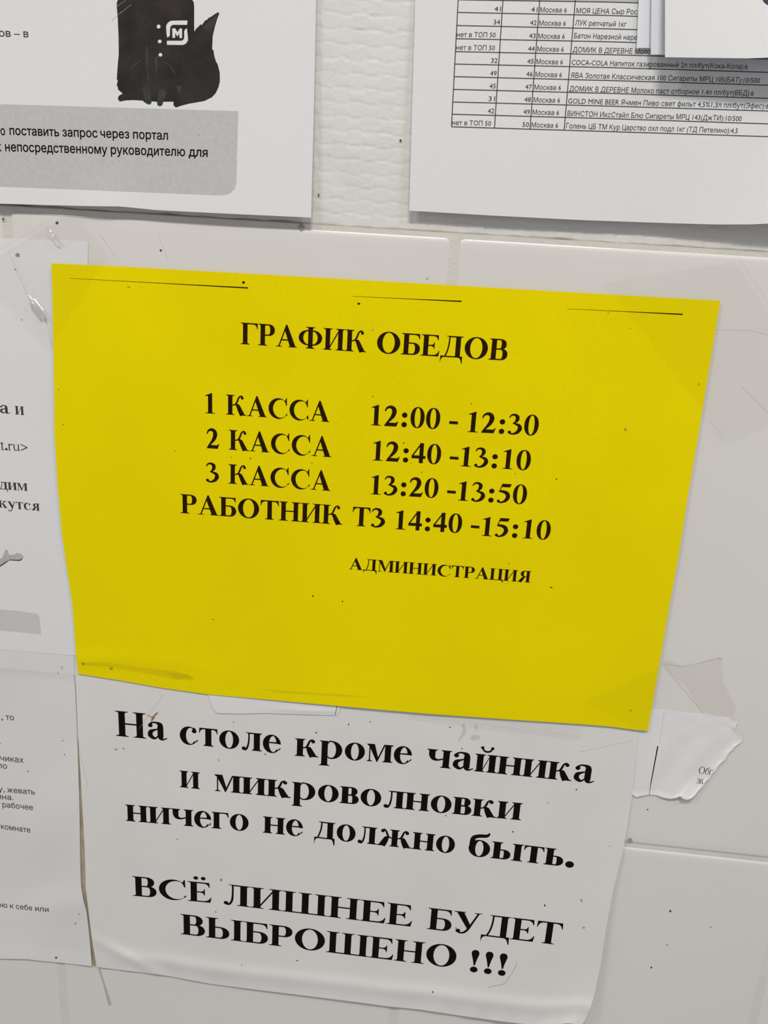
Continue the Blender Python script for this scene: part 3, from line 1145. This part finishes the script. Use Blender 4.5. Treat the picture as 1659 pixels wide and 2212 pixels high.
up = [(1075, 272)] + arc(880, 362, 88, 90, 180) + [(796, 440), (806, 498), (822, 492), (842, 468), (843, 400)] + list(reversed(arc(893, 375, 46, 90, 180))) + [(1070, 330)]
dn = [(802, 595)] + [(1000, 597)] + arc(1000, 515, 82, -90, 0) + [(1068, 376), (1048, 385), (1030, 415), (1033, 510)] + arc(992, 505, 36, 0, -90) + [(802, 541)]
A.polys('printed_emblem', [zx(up), zx(dn), zx([(872, 376), (912, 376), (943, 428), (975, 376), (1003, 380), (1003, 505), (968, 505), (968, 440), (946, 480), (936, 480), (912, 436), (912, 502), (876, 502)])], WHITEP, off=0.075, sub=10)
write(A, INK_G, 'printed_text', [('тов – в', (-14, 78.5), (61.8, 80.6), 16.8)], 'sans', bold=0.008)
write(A, INK, 'printed_text', [('о', (1.5, 291.5), (11.5, 292), 19.5), ('поставить', (21, 291), (128, 294.5), 19.5), ('запрос', (135, 294.5), (211, 297), 19.5), ('через', (217, 297), (279.5, 299), 19.5), ('портал', (287.5, 299.3), (363, 302), 19.5)], 'sans', bold=0.014)
write(A, INK, 'printed_text', [('к', (-8, 326), (3.5, 326.3), 20), ('непосредственному', (11.5, 326.5), (232, 332.5), 20), ('руководителю', (239.5, 332.7), (400, 337.3), 20), ('для', (407.5, 337.5), (448.5, 339), 20)], 'sans', bold=0.014)
specks(A, [(430, 292, 2, 1.6)], SPECKL)

# product table, top right
B = Sheet('printed_table', 'white sheet with a ruled table of products, at the top right', 'paper sheet',
          [(940, -720), (1500, -700), (2050, -690)], [(2050, -690), (2050, 440)],
          [(884, 455), (1060, 461), (1260, 466), (1420, 467.5), (1540, 468), (1620, 466), (1700, 460), (1860, 440), (2050, 410)],
          [(940, -720), (918, -300), (897, 0), (890, 240), (884, 455)],
          lambda s, t: 0.6 + 1.9 * t ** 3 + 10 * t ** 6 * np.clip((s - .40) / .60, 0, 1) ** 1.6, PAPER, 60, 60)
yl = [-0.5, 26.8, 55.1, 83.6, 111.5, 138.3, 165.5, 193.1, 220.3, 246.7, 273.9]      # row rules at the left border
y13 = [4.5, 33.5, 62.4, 90.3, 118.2, 146, 174, 201.8, 229.3, 256.4, 284.3]         # ... at x = 1320
yr = [15, 44, 73, 101, 127.5, 156.3, 184, 212.5, 239.8, 267.6, 295.2]               # ... at x = 1659
xl = [989.7 - 14.5 * (y + 0.5) / 274.4 for y in yl]


def rule_y(i, x):
    return float(np.interp(x, [xl[i], 1320, 1659, 1900], [yl[i], y13[i], yr[i], yr[i] + 20]))


def colx(k, y):
    a, b, y1 = ((989.7, 975.2, 273.9), (1086.5, 1068.2, 276.5), (1165.9, 1145, 277.6), (1242.8, 1218.7, 281))[k]
    return a + (b - a) * y / y1


rules = []
for i in range(11):
    xs = [xl[i], 1100, 1220, 1320, 1480, 1659, 1880]
    for a, b in zip(xs, xs[1:]):
        rules.append(line((a, rule_y(i, a)), (b, rule_y(i, b)), 2.3))
B.polys('table_rules', rules, INK_S, off=0.03, sub=30)
rules = []
for k in range(4):
    yb = rule_y(10, colx(k, 275))
    rules.append(line((colx(k, -200), -200), (colx(k, yb), yb), 2.0))
B.polys('table_grid', rules, INK_G, off=0.035, sub=30)
B.poly('printed_header_band', [(colx(1, -60), -60), (1900, -25), (1900, 28)] + [(x, rule_y(0, x) - 1) for x in (1659, 1320)] + [(colx(1, 2), rule_y(0, colx(1, 2)) - 1)], GREYBOX, off=0.02, sub=15)
colA = ['41', '34', 'нет в ТОП 50', 'нет в ТОП 50', '32', '49', '45', '31', '42', 'нет в ТОП 50']
colD = [('МОЯ ЦЕНА Сыр Росс', 1243.6, 28.4, 1384, 31), ('ЛУК репчатый 1кг', 1241, 54.6, 1352.7, 58), ('Батон Нарезной наре', 1238.7, 82.6, 1375.7, 86.4),
        ('ДОМИК В ДЕРЕВНЕ Моло', 1236, 112.6, 1404.8, 117), ('COCA-COLA Напиток газированный 2л пл/бут(Кока-Кола):6', 1233.2, 140, 1614.2, 149.6),
        ('ЯВА Золотая Классическая 100 Сигареты МРЦ 105(БАТ):10/500', 1231.8, 168, 1640.5, 179.5), ('ДОМИК В ДЕРЕВНЕ Молоко паст отборное 1,4л пл/бут(ВБД):6', 1228.5, 197, 1627.5, 207),
        ('GOLD MINE BEER Ячмен Пиво свет фильт 4,5%1,3л пл/бут(Эфес):6', 1225.7, 223.4, 1660, 234.8), ('ВИНСТОН ИксСтайл Блю Сигареты МРЦ 143(ДжТИ):10/500', 1224.3, 250.4, 1601.2, 261.8),
        ('Голень ЦБ ТМ Кур Царство охл подл 1кг (ТД Петелино):4,5', 1221.3, 277, 1593, 288)]
for i in range(10):
    base = lambda x: rule_y(i + 1, x) - 4.6
    runs = []
    xr_ = colx(1, yl[i + 1]) - 3
    if colA[i][0] == 'н':
        xa = xl[i + 1] + 1.5
        runs.append((colA[i], (xa, base(xa) + .5), (xa + 83.5, base(xa + 83.5)), 10.8))
    else:
        runs.append((colA[i], (xr_ - 14, base(xr_ - 14) + .5), (xr_, base(xr_)), 10.8))
    xr_ = colx(2, yl[i + 1]) - 3
    runs.append((str(41 + i), (xr_ - 14, base(xr_ - 14)), (xr_, base(xr_)), 10.8))
    xa = colx(2, yl[i + 1]) + 2.5
    runs.append(('Москва 6', (xa, base(xa) + .5), (xa + 57.5, base(xa + 57.5)), 11))
    s_, xa, ya, xb, yb_ = colD[i]
    runs.append((s_, (xa + 1, ya), (xb, yb_), 11.6))
    write(B, INK_G, 'printed_text', runs, 'sans', bold=0.004)

# small white booklet pages hanging over the table (top right corner)
def page(name, label, x0, x1, y0, y1, d0, m, sk=0.0, curl=0.0):
    return Sheet(name, label, 'page', [(x0[0] + 4, -420), (x1, -430)], [(x1, -430), (x1, y1)], [(x0[1], y0), ((x0[1] * .6 + x1 * .4), y0 + sk), (x1, y1)],
                 [(x0[0] + 4, -420), (x0[0], 0), (x0[1], y0)], lambda s, t: d0 * (0.25 + .75 * t) + curl * s * t * t, m, 14, 16, group='small white pages hanging over the product table')


page('hanging_page', 'narrow strip of the rearmost small white page, leftmost over the table', (1379.8, 1375.3), 1470, 103.5, 104, 2.6, PAPER_BRIGHT)
page('hanging_page', 'narrow strip of the middle small white page, just left of the front page', (1407.2, 1405.8), 1520, 117.5, 110, 4.6, PAPER_BRIGHT)
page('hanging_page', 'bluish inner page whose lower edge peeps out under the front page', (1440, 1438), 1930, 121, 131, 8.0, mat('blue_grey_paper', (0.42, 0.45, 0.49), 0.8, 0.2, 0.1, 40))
G3 = page('hanging_page', 'large front white page over the upper right of the product table', (1436.6, 1436.6), 1930, 123.5, 96, 10, PAPER, sk=3.0, curl=5)
G3.poly('printed_patch', [(1646, -6), (1648, 2), (1652, 7), (1659, 11.5), (1675, 17), (1700, 14), (1715, -10), (1700, -50), (1660, -50)], BLUE, sub=30)

# left notice with serif text, mostly off the frame
C = Sheet('serif_notice', 'white notice with bold serif text, left of the yellow sheet', 'notice',
          [(-700, 478), (-300, 497), (0, 514), (60, 517), (118, 518), (190, 522)], [(190, 522), (187, 900), (210, 1200), (235, 1424)],
          [(-620, 1340), (-200, 1385), (0, 1404), (100, 1413), (160, 1418), (235, 1426)], [(-700, 478), (-620, 1340)],
          lambda s, t: 0.25 + 0.15 * np.sin(s * 13 + 1) * np.sin(t * 9) + 0.12 * g1(t, .07, .012), PAPER, 50, 50)
bS = St(676, 128, 62, 0.95, 40, 20)
bs = St(473, 116, 44, 0.68, 36, 20)
rS, rs_ = CAPR, LOWR
write(C, INK_G, 'printed_text', [('та', (-22, 891.3), (22.5, 894), 26), ('и', (33, 895), (52.5, 896.6), 26)], c=bS, l=bs)
write(C, INK_G, 'printed_text', [('it.ru>', (-4, 971.5), (60.2, 975.5), 20.5)], c=rS, l=rs_)
write(C, INK_G, 'printed_text', [('одим', (-21, 1055), (60, 1060.5), 23)], c=bS, l=bs)
write(C, INK_G, 'printed_text', [('жутся', (-14, 1095), (86, 1103.6), 22)], c=bS, l=bs)
zc = lambda pts: [(x / 5.396, y / 5.396 + 1150) for x, y in pts]
C.poly('printed_hand_shape', zc([(-60, 330), (20, 300), (45, 250), (60, 200), (95, 208), (100, 260), (160, 262), (195, 240), (245, 248), (275, 282), (262, 312), (225, 330), (110, 322), (50, 365), (0, 398), (-60, 430)]), SHAPEG, off=.03)
C.poly('printed_hand_edge', zc([(120, 316), (225, 320), (262, 300), (250, 326), (220, 334), (110, 326), (50, 370), (0, 402), (-40, 425), (0, 385), (60, 345)]), INK_S, off=.045)
C.poly('printed_pale_block', zc([(-100, 890), (200, 915), (440, 950), (460, 1000), (478, 1190), (200, 1160), (-100, 1135)]), FAINT, off=.03)
specks(C, [(38, 551, 6, 5), (33, 582, 1.8), (47, 691, 1.6), (13, 1418, .1)], SPECKL)
specks(C, [(39, 552, 2.4)], SPECK)

Sheet('backing_sheet', 'older white sheet showing as a strip between the two left-hand notices', 'paper sheet',
      [(-300, 1350), (0, 1380), (159, 1395)], [(159, 1395), (160, 1440), (163, 1500)], [(-300, 1460), (0, 1485), (163, 1500)], [(-300, 1350), (-300, 1460)],
      lambda s, t: 0.12 + 0 * s, PAPER_THIN, 12, 6, 0.08)

# lower-left rules sheet
D = Sheet('rules_sheet', 'worn white sheet with small grey print, at the lower left corner', 'paper sheet',
          [(-560, 1375), (-200, 1423), (0, 1442), (85, 1450), (159, 1456)],
          [(159, 1456), (163, 1500), (167, 1600), (170, 1690), (172, 1770), (172.6, 1840), (174, 1895), (175.5, 1918), (180, 1945), (187, 1970), (191.7, 2010), (195, 2045), (198.6, 2087)],
          [(-500, 2020), (-200, 2060), (0, 2071), (60, 2072), (90, 2076), (125, 2079), (160, 2083), (198.6, 2087)], [(-560, 1375), (-500, 2020)],
          lambda s, t: 0.50 + 0.5 * g1(t, 1, .03) + 1.5 * g1(s, 1, .05) * np.clip((t - .2), 0, 1) * 0.5 + 0.8 * g1(t, .83 - .25 * (s - .8), .05) * g1(s, .93, .15) + .25 * np.sin(s * 21 + t * 7) * np.sin(t * 11) + .35 * g1(t, 0, .01),
          PAPER_THIN, 56, 60)
ws = dict(font='sans', bold=0.008)
write(D, INK_S, 'printed_text', [('и,', (-14, 1553), (7, 1555), 12.5), ('то', (12.5, 1554.5), (30.4, 1556.2), 12.5)], **ws)
write(D, INK_S, 'printed_text', [('м.', (-14, 1606), (1.5, 1607), 12.5)], **ws)
write(D, INK_S, 'printed_text', [('рчиках', (-10, 1642), (51.3, 1647.8), 12.5)], **ws)
write(D, INK_S, 'printed_text', [('по', (-4, 1659), (15.5, 1660.8), 12.5)], **ws)
write(D, INK_S, 'printed_text', [('ту,', (-14, 1708.5), (10.5, 1711), 12), ('жевать', (15.5, 1711.4), (75.7, 1716.6), 12)], **ws)
write(D, INK_S, 'printed_text', [('ина.', (-6, 1725.5), (29.3, 1728.5), 12)], **ws)
write(D, INK_S, 'printed_text', [('рабочее', (5.7, 1743.5), (71.6, 1750), 12)], **ws)
write(D, INK_S, 'printed_text', [('комнате', (2.4, 1790.4), (65.9, 1798.8), 12)], **ws)
write(D, INK_S, 'printed_text', [('ою', (-6, 1959), (16, 1961.3), 11.5), ('к', (22, 1961.8), (30, 1962.8), 11.5), ('себе', (34.5, 1963.3), (70, 1967), 11.5), ('или', (76, 1967.5), (105.2, 1970.2), 11.5)], **ws)
specks(D, [(121, 2069, 2.6), (60, 1666, 1.6)], SPECK)
specks(D, [(136, 1600, 1.6), (139, 1630, 1.8), (133, 1441, 1.6), (125, 1454, 1.4), (171, 1975, 1.6), (163, 1995, 2)], SPECKL)

# torn scrap with two words left, to the right
SR = Sheet('torn_scrap', 'torn white paper scrap with two cut-off words and a black rule', 'paper scrap',
           [(1374, 1528), (1400, 1531), (1470, 1538), (1530, 1545), (1587, 1552)],
           [(1587, 1552), (1593, 1556), (1594, 1562), (1589, 1568), (1590, 1574), (1597, 1580), (1603, 1590), (1604, 1599), (1598, 1606), (1590, 1611), (1583, 1619), (1577, 1624), (1571, 1632), (1566, 1641), (1558, 1648), (1551, 1656), (1546, 1664), (1538, 1672), (1533, 1681), (1525, 1688), (1519, 1697), (1509, 1708), (1501, 1718), (1494, 1724)],
           [(1362, 1714), (1366, 1717), (1375, 1722.5), (1384, 1720), (1402, 1717), (1418, 1718), (1432, 1723), (1447, 1726), (1460, 1724), (1469, 1720), (1476, 1726), (1484, 1728), (1494, 1724)],
           [(1374, 1528), (1362, 1714)],
           lambda s, t: 0.3 + 1.5 * np.clip(s - .55, 0, 1) * t + 1.3 * g1(t, 1, .16) * g1(s, .9, .3) + .5 * g1(s, 1, .04) + .35 * g1(t, 1, .04) + .15 * np.sin(s * 17 + t * 5), PAPER, 110, 110)
SR.poly('printed_rule', line((1421, 1612), (1406, 1692), 2.6, 1.8), INK, off=.04)
SR.poly('printed_rule', line((1406, 1692), (1402.5, 1718), 1.5, 0.8), INK_G, off=.04)
SR.poly('printed_rule', line((1435, 1538), (1424, 1606), 0.9, 0.9), FAINT, off=.04)
write(SR, INK_G, 'printed_text', [('Обг', (1508.5, 1671), (1538.5, 1674.2), 15.5)], c=rS, l=rs_)
write(SR, INK_G, 'printed_text', [('эк', (1503.5, 1692), (1519, 1693.8), 15.5)], c=rS, l=rs_)

# the big white notice under the yellow one
E_ = Sheet('kitchen_notice', 'large white notice with big bold black serif text under the yellow sheet', 'notice',
           [(163, 1430), (400, 1455), (800, 1500), (1100, 1530), (1386, 1555)],
           [(1386, 1555), (1379, 1581), (1372, 1650), (1365.7, 1718), (1359, 1761), (1348, 1825), (1343.9, 1844.5), (1324.5, 1924.8), (1310.7, 1996.7), (1296.8, 2088), (1283, 2151.7), (1274.7, 2179), (1262, 2207), (1255, 2216)],
           [(209, 2088), (222, 2090.5), (283, 2097.8), (335, 2104), (356, 2107), (374, 2110), (453, 2125), (562, 2139), (670, 2152), (780, 2166), (839, 2174), (910, 2181), (1008, 2196), (1089, 2207), (1150, 2214), (1200, 2213), (1232, 2210), (1255, 2216)],
           [(163, 1430), (165, 1500), (169.5, 1600), (175, 1690), (180, 1780), (183, 1840), (185.4, 1918), (189, 1950), (195, 2000), (202, 2050), (209, 2088)],
           lambda s, t: 0.66 + 0.15 * np.sin(s * 7) * np.sin(t * 5) + 5.6 * np.clip((s - .72) / .28, 0, 1) ** 2 * np.clip((t - .30) / .7, 0, 1) ** 1.1 + 1.5 * np.clip((t - .80) / .2, 0, 1) ** 1.5 * (.35 + .65 * s)
           + .85 * g1(t, .955 - .02 * s, .022) * np.clip(s * 6, 0, 1) + .9 * g1(s - .04, (t - .93) * 1.2, .025) * g1(t, .95, .05) + 1.0 * g1(s, .97, .03) * g1(t, 1, .04)
           + .25 * np.sin(s * 60 + 9 * np.sin(s * 7)) * g1(t, 1, .035),
           PAPER_WARM, 110, 100)
write(E_, INK, 'printed_text', [('На', (250.6, 1589.5), (361.6, 1600), 54.5), ('столе', (388.7, 1606), (606.2, 1627.5), 55), ('кроме', (636.5, 1632.5), (888.4, 1651), 54), ('чайника', (920, 1655), (1283, 1692.5), 54.5)])
write(E_, INK, 'printed_text', [('и', (388.7, 1700.3), (432, 1704.8), 51.5), ('микроволновки', (463.6, 1708.3), (1125, 1772), 51.5, 53)])
write(E_, INK, 'printed_text', [('ничего', (272, 1773), (536.8, 1795.5), 50.5), ('не', (567.7, 1798.5), (653.6, 1807), 50.5), ('должно', (678.4, 1809.5), (980.9, 1843.8), 52), ('быть.', (1010.5, 1847.5), (1239, 1874.5), 52)])
write(E_, INK, 'printed_text', [('ВСЁ', (286.7, 1934.8), (457, 1950.5), 42.5), ('ЛИШНЕЕ', (483, 1953), (889, 2002), 44, 46), ('БУДЕТ', (921.6, 2006.5), (1210.7, 2042), 46, 47.5)])
write(E_, INK, 'printed_text', [('ВЫБРОШЕНО', (390.2, 2017.5), (983.4, 2091), 43.5, 47), ('!!!', (1014.4, 2098.5), (1091.5, 2108), 46)])
specks(E_, [(683, 1583, 2.2, 1.6), (753, 1565, 1.4, 2.2), (1245, 1706, 1.8), (1108, 1797, 1.8), (963, 1762, 1.4), (1177, 1956, 2.2), (642, 2075, 1.7), (522, 2085, 1.3), (935, 2143, 2), (573, 1629, 1.6), (800, 1559, 1.4), (972, 1571, 1.6), (998, 1617, 1.6)], SPECK)
specks(E_, [(472, 1642, 2), (383, 1813, 1.7), (505, 1560, 1.8), (1261, 2004, 3, 2), (1256, 1945, 2, 4), (478, 1901, 3), (466, 1970, 2), (1317, 1828, 2, 1), (1183, 1734, 1.5), (250, 1619, 4, 2), (267, 1617, 3, 2), (985, 2005, 3, 1.5)], SPECKL)
E_.polys('stain', [line((328, 1556), (334, 1545), 5, 4), line((334, 1545), (341, 1539), 5, 3), blob(331, 1550, 4), line((318, 1544), (328, 1550), 2, 2), line((325, 1562), (330, 1552), 2, 2)], BROWN, off=.05, label='small brown dried stain')
E_.polys('smear', [line((1000, 1563), (1004, 1580), 6, 8), line((1004, 1580), (990, 1602), 8, 4), blob(1026, 1593, 10, ry=7), blob(1028, 1572, 4, ry=8)], PINK, off=.05, label='faint pink and yellowish smear')
E_.polys('scratch', [line((1054, 2133), (1090, 2125), .9), line((1090, 2125), (1108, 2100), .9), line((1108, 2100), (1117, 2080), .9)], SPECKL, off=.05)

# folded slip tucked between the yellow and the white notice
S2 = Sheet('folded_slip', 'small folded white slip peeping out below the yellow sheet', 'paper slip',
           [(440, 1478), (600, 1492), (737, 1505)], [(737, 1505), (735, 1527), (729, 1545.5)],
           [(457, 1523), (462, 1534), (470, 1541), (520, 1541.5), (574, 1540.5), (666, 1544), (705, 1545), (729, 1545.5)], [(440, 1478), (450, 1500), (457, 1523)],
           lambda s, t: 0.95 + 0.25 * t * (1 - s) + .3 * g1(t, .8, .12) * g1(s, .75, .25), PAPER, 40, 14)
S2.poly('fold_line', line((729.5, 1520), (723.5, 1545), 1.4, 1.2), INK_S, off=.04)

# the yellow lunch timetable
Y = Sheet('yellow_timetable', 'bright yellow landscape sheet with the printed lunch timetable', 'notice',
          [(111, 569), (260, 576), (560, 592.5), (966, 616), (1260, 633), (1556, 650)],
          [(1556, 650), (1545.8, 711), (1533, 789), (1510, 929), (1486.7, 1065), (1467, 1193), (1447.8, 1298), (1430, 1400), (1415, 1487), (1400, 1578)],
          [(169, 1455.5), (260, 1470), (350, 1486), (450, 1500), (620, 1515), (800, 1531), (926, 1542), (1105, 1554.5), (1250, 1564), (1320, 1569.5), (1375, 1577), (1400, 1578)],
          [(111, 569), (113.5, 650), (115.5, 760), (117, 850), (118, 940), (124, 1040), (134, 1155), (145, 1230), (157, 1310), (163, 1400), (169, 1455.5)],
          lambda s, t: 1.45 + 0.25 * np.sin(s * 6 + 1) * np.sin(t * 4) + 0.5 * np.clip(s - .8, 0, 1) * t * 4 + .5 * g1(t, .965 - .03 * np.sin(s * 9), .012) * np.clip(1 - s * 3.2, 0, 1)
          + .4 * g1(s, .93 - .22 * (1 - t), .03) * np.clip(1 - t * 3, 0, 1) + .3 * np.clip(t - .9, 0, 1) * 10 * g1(s, .45, .2), YELLOW, 90, 70)
write(Y, INK_Y, 'printed_text', [('ГРАФИК', (519.8, 743), (790.5, 761), 46.5, 46.5), ('ОБЕДОВ', (813.3, 762), (1094.8, 779), 46, 46)])
write(Y, INK_Y, 'printed_text', [('1', (443.4, 892.5), (464.5, 893.8), 43.5), ('КАССА', (488, 895), (711.8, 911.8), 43), ('12:00', (800.7, 918.3), (949.2, 926.8), 44), ('-', (969.2, 926.8), (988, 928), 44), ('12:30', (1009.4, 933), (1161.2, 941), 44)])
write(Y, INK_Y, 'printed_text', [('2', (446.5, 968), (473.8, 970), 43), ('КАССА', (494, 971), (716, 987.8), 42.7), ('12:40', (804.7, 994.3), (951.2, 1003), 42.5), ('-', (970.5, 1002.5), (989.2, 1004), 42.5), ('13:10', (994.6, 1007), (1144.2, 1016), 42.5)])
write(Y, INK_Y, 'printed_text', [('3', (445, 1041), (473, 1042.5), 41.8), ('КАССА', (493.5, 1044.3), (714, 1060.5), 41.8), ('13:20', (800.7, 1067.5), (945.4, 1075.8), 41.5), ('-', (964.8, 1075.5), (983.5, 1077), 41.5), ('13:50', (988.7, 1081), (1136, 1089.3), 41.5)])
write(Y, INK_Y, 'printed_text', [('РАБОТНИК', (390, 1108), (739.4, 1133.8), 41), ('ТЗ', (760.6, 1135.5), (831, 1140), 41), ('14:40', (853.9, 1143), (996.4, 1151.5), 40.8), ('-', (1015.9, 1150.5), (1034.3, 1152), 40.8), ('15:10', (1040, 1157.3), (1187, 1166), 40.8)])
write(Y, INK_Y, 'printed_text', [('АДМИНИСТРАЦИЯ', (753.5, 1229.5), (1145.5, 1258.5), 24.6)])
for a, b in (((150, 601), (536, 622)), ((760, 640), (997, 651)), ((1225, 667), (1475, 679))):
    a, b = np.array(a), np.array(b)
    Y.poly('printed_rule', line(a, (a + b) / 2, 0.5, 1.1), INK_Y, off=.04)
    Y.poly('printed_rule', line((a + b) / 2, b, 1.1, 2.7), INK_Y, off=.04)
specks(Y, [(526, 610, 2.6, 3.2), (775, 656, 3, 2), (676, 1288, 1.4, 2.4), (740, 1299, 1.5), (460, 1338, 1.2), (911, 1020, 1.3), (888, 1001, 1), (872, 957, 1.2, 2), (1202, 1035, 1.5), (541, 990, 1.4), (500, 988, 1), (1191, 1269, 3, 1.2), (1113, 1023, 1), (664, 901, 2, 1.4), (665, 904, 2, 2), (1018, 872, 1, 1.5)], INK_Y, off=.06)
specks(Y, [(805, 856, 2), (674, 1001, 1.8), (378, 974, 1.6), (805, 713, 2), (1351, 928, 3), (136, 917, 2), (127, 841, 1.6), (180, 1434, 4, 3), (240, 1444, 5, 3), (1510, 830, 2.4), (1314, 676, 2), (1362, 709, 1.5), (1099, 1217, 1.8), (1096, 1260, 1.2), (278, 620, 4, 1.5), (1363, 1535, 2.4)], mat('dirt_on_yellow', (0.48, 0.36, 0.02), 0.8, 0.2), off=.06)


Y_SHADE = mat('step_shade_on_yellow', (0.50, 0.40, 0.02), 0.7, 0.1, 0.2, 250, alpha=0.12)  # darker yellow, painted shade where the sheet bends over the edges beneath
for q_ in ([(172, 1432), (215, 1430), (300, 1441), (380, 1450), (420, 1462), (418, 1470), (380, 1468), (300, 1452), (230, 1440), (180, 1438)], [(355, 1452), (405, 1456), (415, 1466), (380, 1466)], [(560, 1488), (740, 1500), (800, 1506), (740, 1505), (600, 1496)]):
    Y.poly('step_shade', q_, Y_SHADE, off=.05, sub=12)  # shading along the step, laid on as flat colour
for q_ in (line((352, 1502), (300, 1575), .9), line((165, 1590), (190, 1700), .8), line((1250, 1625), (1366, 1600), .8)):
    E_.poly('faint_crease', q_, EDGE, off=.05, sub=30)
for q_ in (line((1600, 832), (1659, 892), 1.0), line((1545, 712), (1625, 714), .9), line((1625, 714), (1659, 724), .9), line((250, 555), (215, 505), .8), line((340, 500), (362, 560), .7)):
    WL.poly('film_edge', q_, EDGE, off=.05, sub=30)

# ------------------------------------------------------------------ clear adhesive tape
def tape(label, quad, d, group='clear tape strips over the sheet corners', nu=14, nv=14, bumps=None):
    tl, tr, br, bl = quad
    s = Sheet('clear_tape', label, 'tape', [tl, tr], [tr, br], [bl, br], [tl, bl], lambda u, t: d + (bumps(u, t) if bumps else 0) + 0 * u, TAPE, nu, nv, 0, group)
    return s


T1 = tape('glossy wrinkled clear tape across the upper left corner of the yellow sheet', [(-60, 575), (152, 438), (236, 545), (104, 752)], 2.1,
          bumps=lambda u, t: .0 * u)
T2 = tape('clear tape strip running diagonally off the upper right corner of the yellow sheet', [(1302, 594), (1590, 546), (1790, 850), (1570, 950)], 2.4)
T3 = tape('clear tape across the lower right corner of the yellow sheet', [(1262, 1512), (1428, 1436), (1420, 1500), (1395, 1577)], 2.9)
T4 = tape('clear tape strip along the lower edge of the yellow sheet', [(880, 1536), (1262, 1561), (1256, 1592), (884, 1546)], 2.3)
for q_ in (line((-60, 575), (100, 481), 1.0), line((100, 481), (152, 438), 1.0), line((20, 545), (62, 640), 1.2), line((98, 680), (112, 745), 1.0),):
    T1.poly('tape_edge', q_, EDGE, off=.05, sub=40)
for q_ in (line((1590, 546), (1790, 850), 1.0), line((1530, 905), (1565, 948), 1.2), line((1302, 594), (1320, 615), 1.0), line((1340, 603), (1400, 556), .8),):
    T2.poly('tape_edge', q_, EDGE, off=.05, sub=40)
for q_ in (line((884, 1546), (1256, 1592), 1.1),):
    T4.poly('tape_edge', q_, EDGE, off=.05, sub=40)


def ridge(sheet, path, hs, wpx, base):
    """a raised wrinkle in the film: half-round ridge along the path (pixels)"""
    P = resample(path, np.linspace(0, 1, 15))
    Wp = np.interp(np.linspace(0, 1, 15), np.linspace(0, 1, len(wpx)), wpx)
    d = np.gradient(P, axis=0)
    d /= np.linalg.norm(d, axis=1)[:, None]
    nn = np.stack([-d[:, 1], d[:, 0]], 1)
    V, Fc = [], []
    for i in range(15):
        for j in range(9):
            x = j / 4 - 1
            V.append(at(P[i] + nn[i] * x * Wp[i] / 2, base + hs * Wp[i] * 0.072 * (1 - abs(x) ** 1.12))[0])
    for i in range(14):
        for j in range(8):
            q = i * 9 + j
            Fc.append((q, q + 1, q + 10, q + 9))
    return mesh_obj('tape_wrinkle', V, Fc, WRINKLE, parent=sheet.o)


ridge(T1, [(98, 489), (127, 523)], 1.0, [2, 7, 7, 4, 8, 8, 2], 2.13)
ridge(T1, [(62, 638), (98, 684)], 1.0, [4, 12, 12, 12, 12, 3], 2.13)
ridge(T1, [(62, 646), (88, 684)], 1.0, [2, 7, 7, 6, 2], 2.13)

# dried glue left on the tile beside the yellow sheet
resid = mesh_obj('glue_residue', *(lambda vf: (at(vf[0], 0.22), vf[1]))(refine(*fill([(1427, 1435), (1440, 1424), (1456, 1430), (1478, 1440), (1500, 1436), (1530, 1424), (1556, 1421), (1560, 1432), (1562, 1470), (1575, 1500), (1590, 1530), (1584, 1550), (1530, 1543), (1505, 1520), (1480, 1480), (1455, 1460)]), 20)), RESIDUE,
                 label='yellowish dried glue patch on the tile above the torn scrap', cat='glue patch')
mesh_obj('film_edge', *(lambda vf: (at(vf[0], 0.28), vf[1]))(tri([line((1430, 1433), (1475, 1440), 1.3), line((1475, 1440), (1520, 1430), 1.2), line((1520, 1430), (1552, 1421), 1.2), line((1552, 1421), (1560, 1425), 3, 2), line((1436, 1440), (1490, 1505), 1.2), line((1490, 1505), (1520, 1540), 1.4)])), EDGE, parent=resid)
print('objects', len(bpy.data.objects))
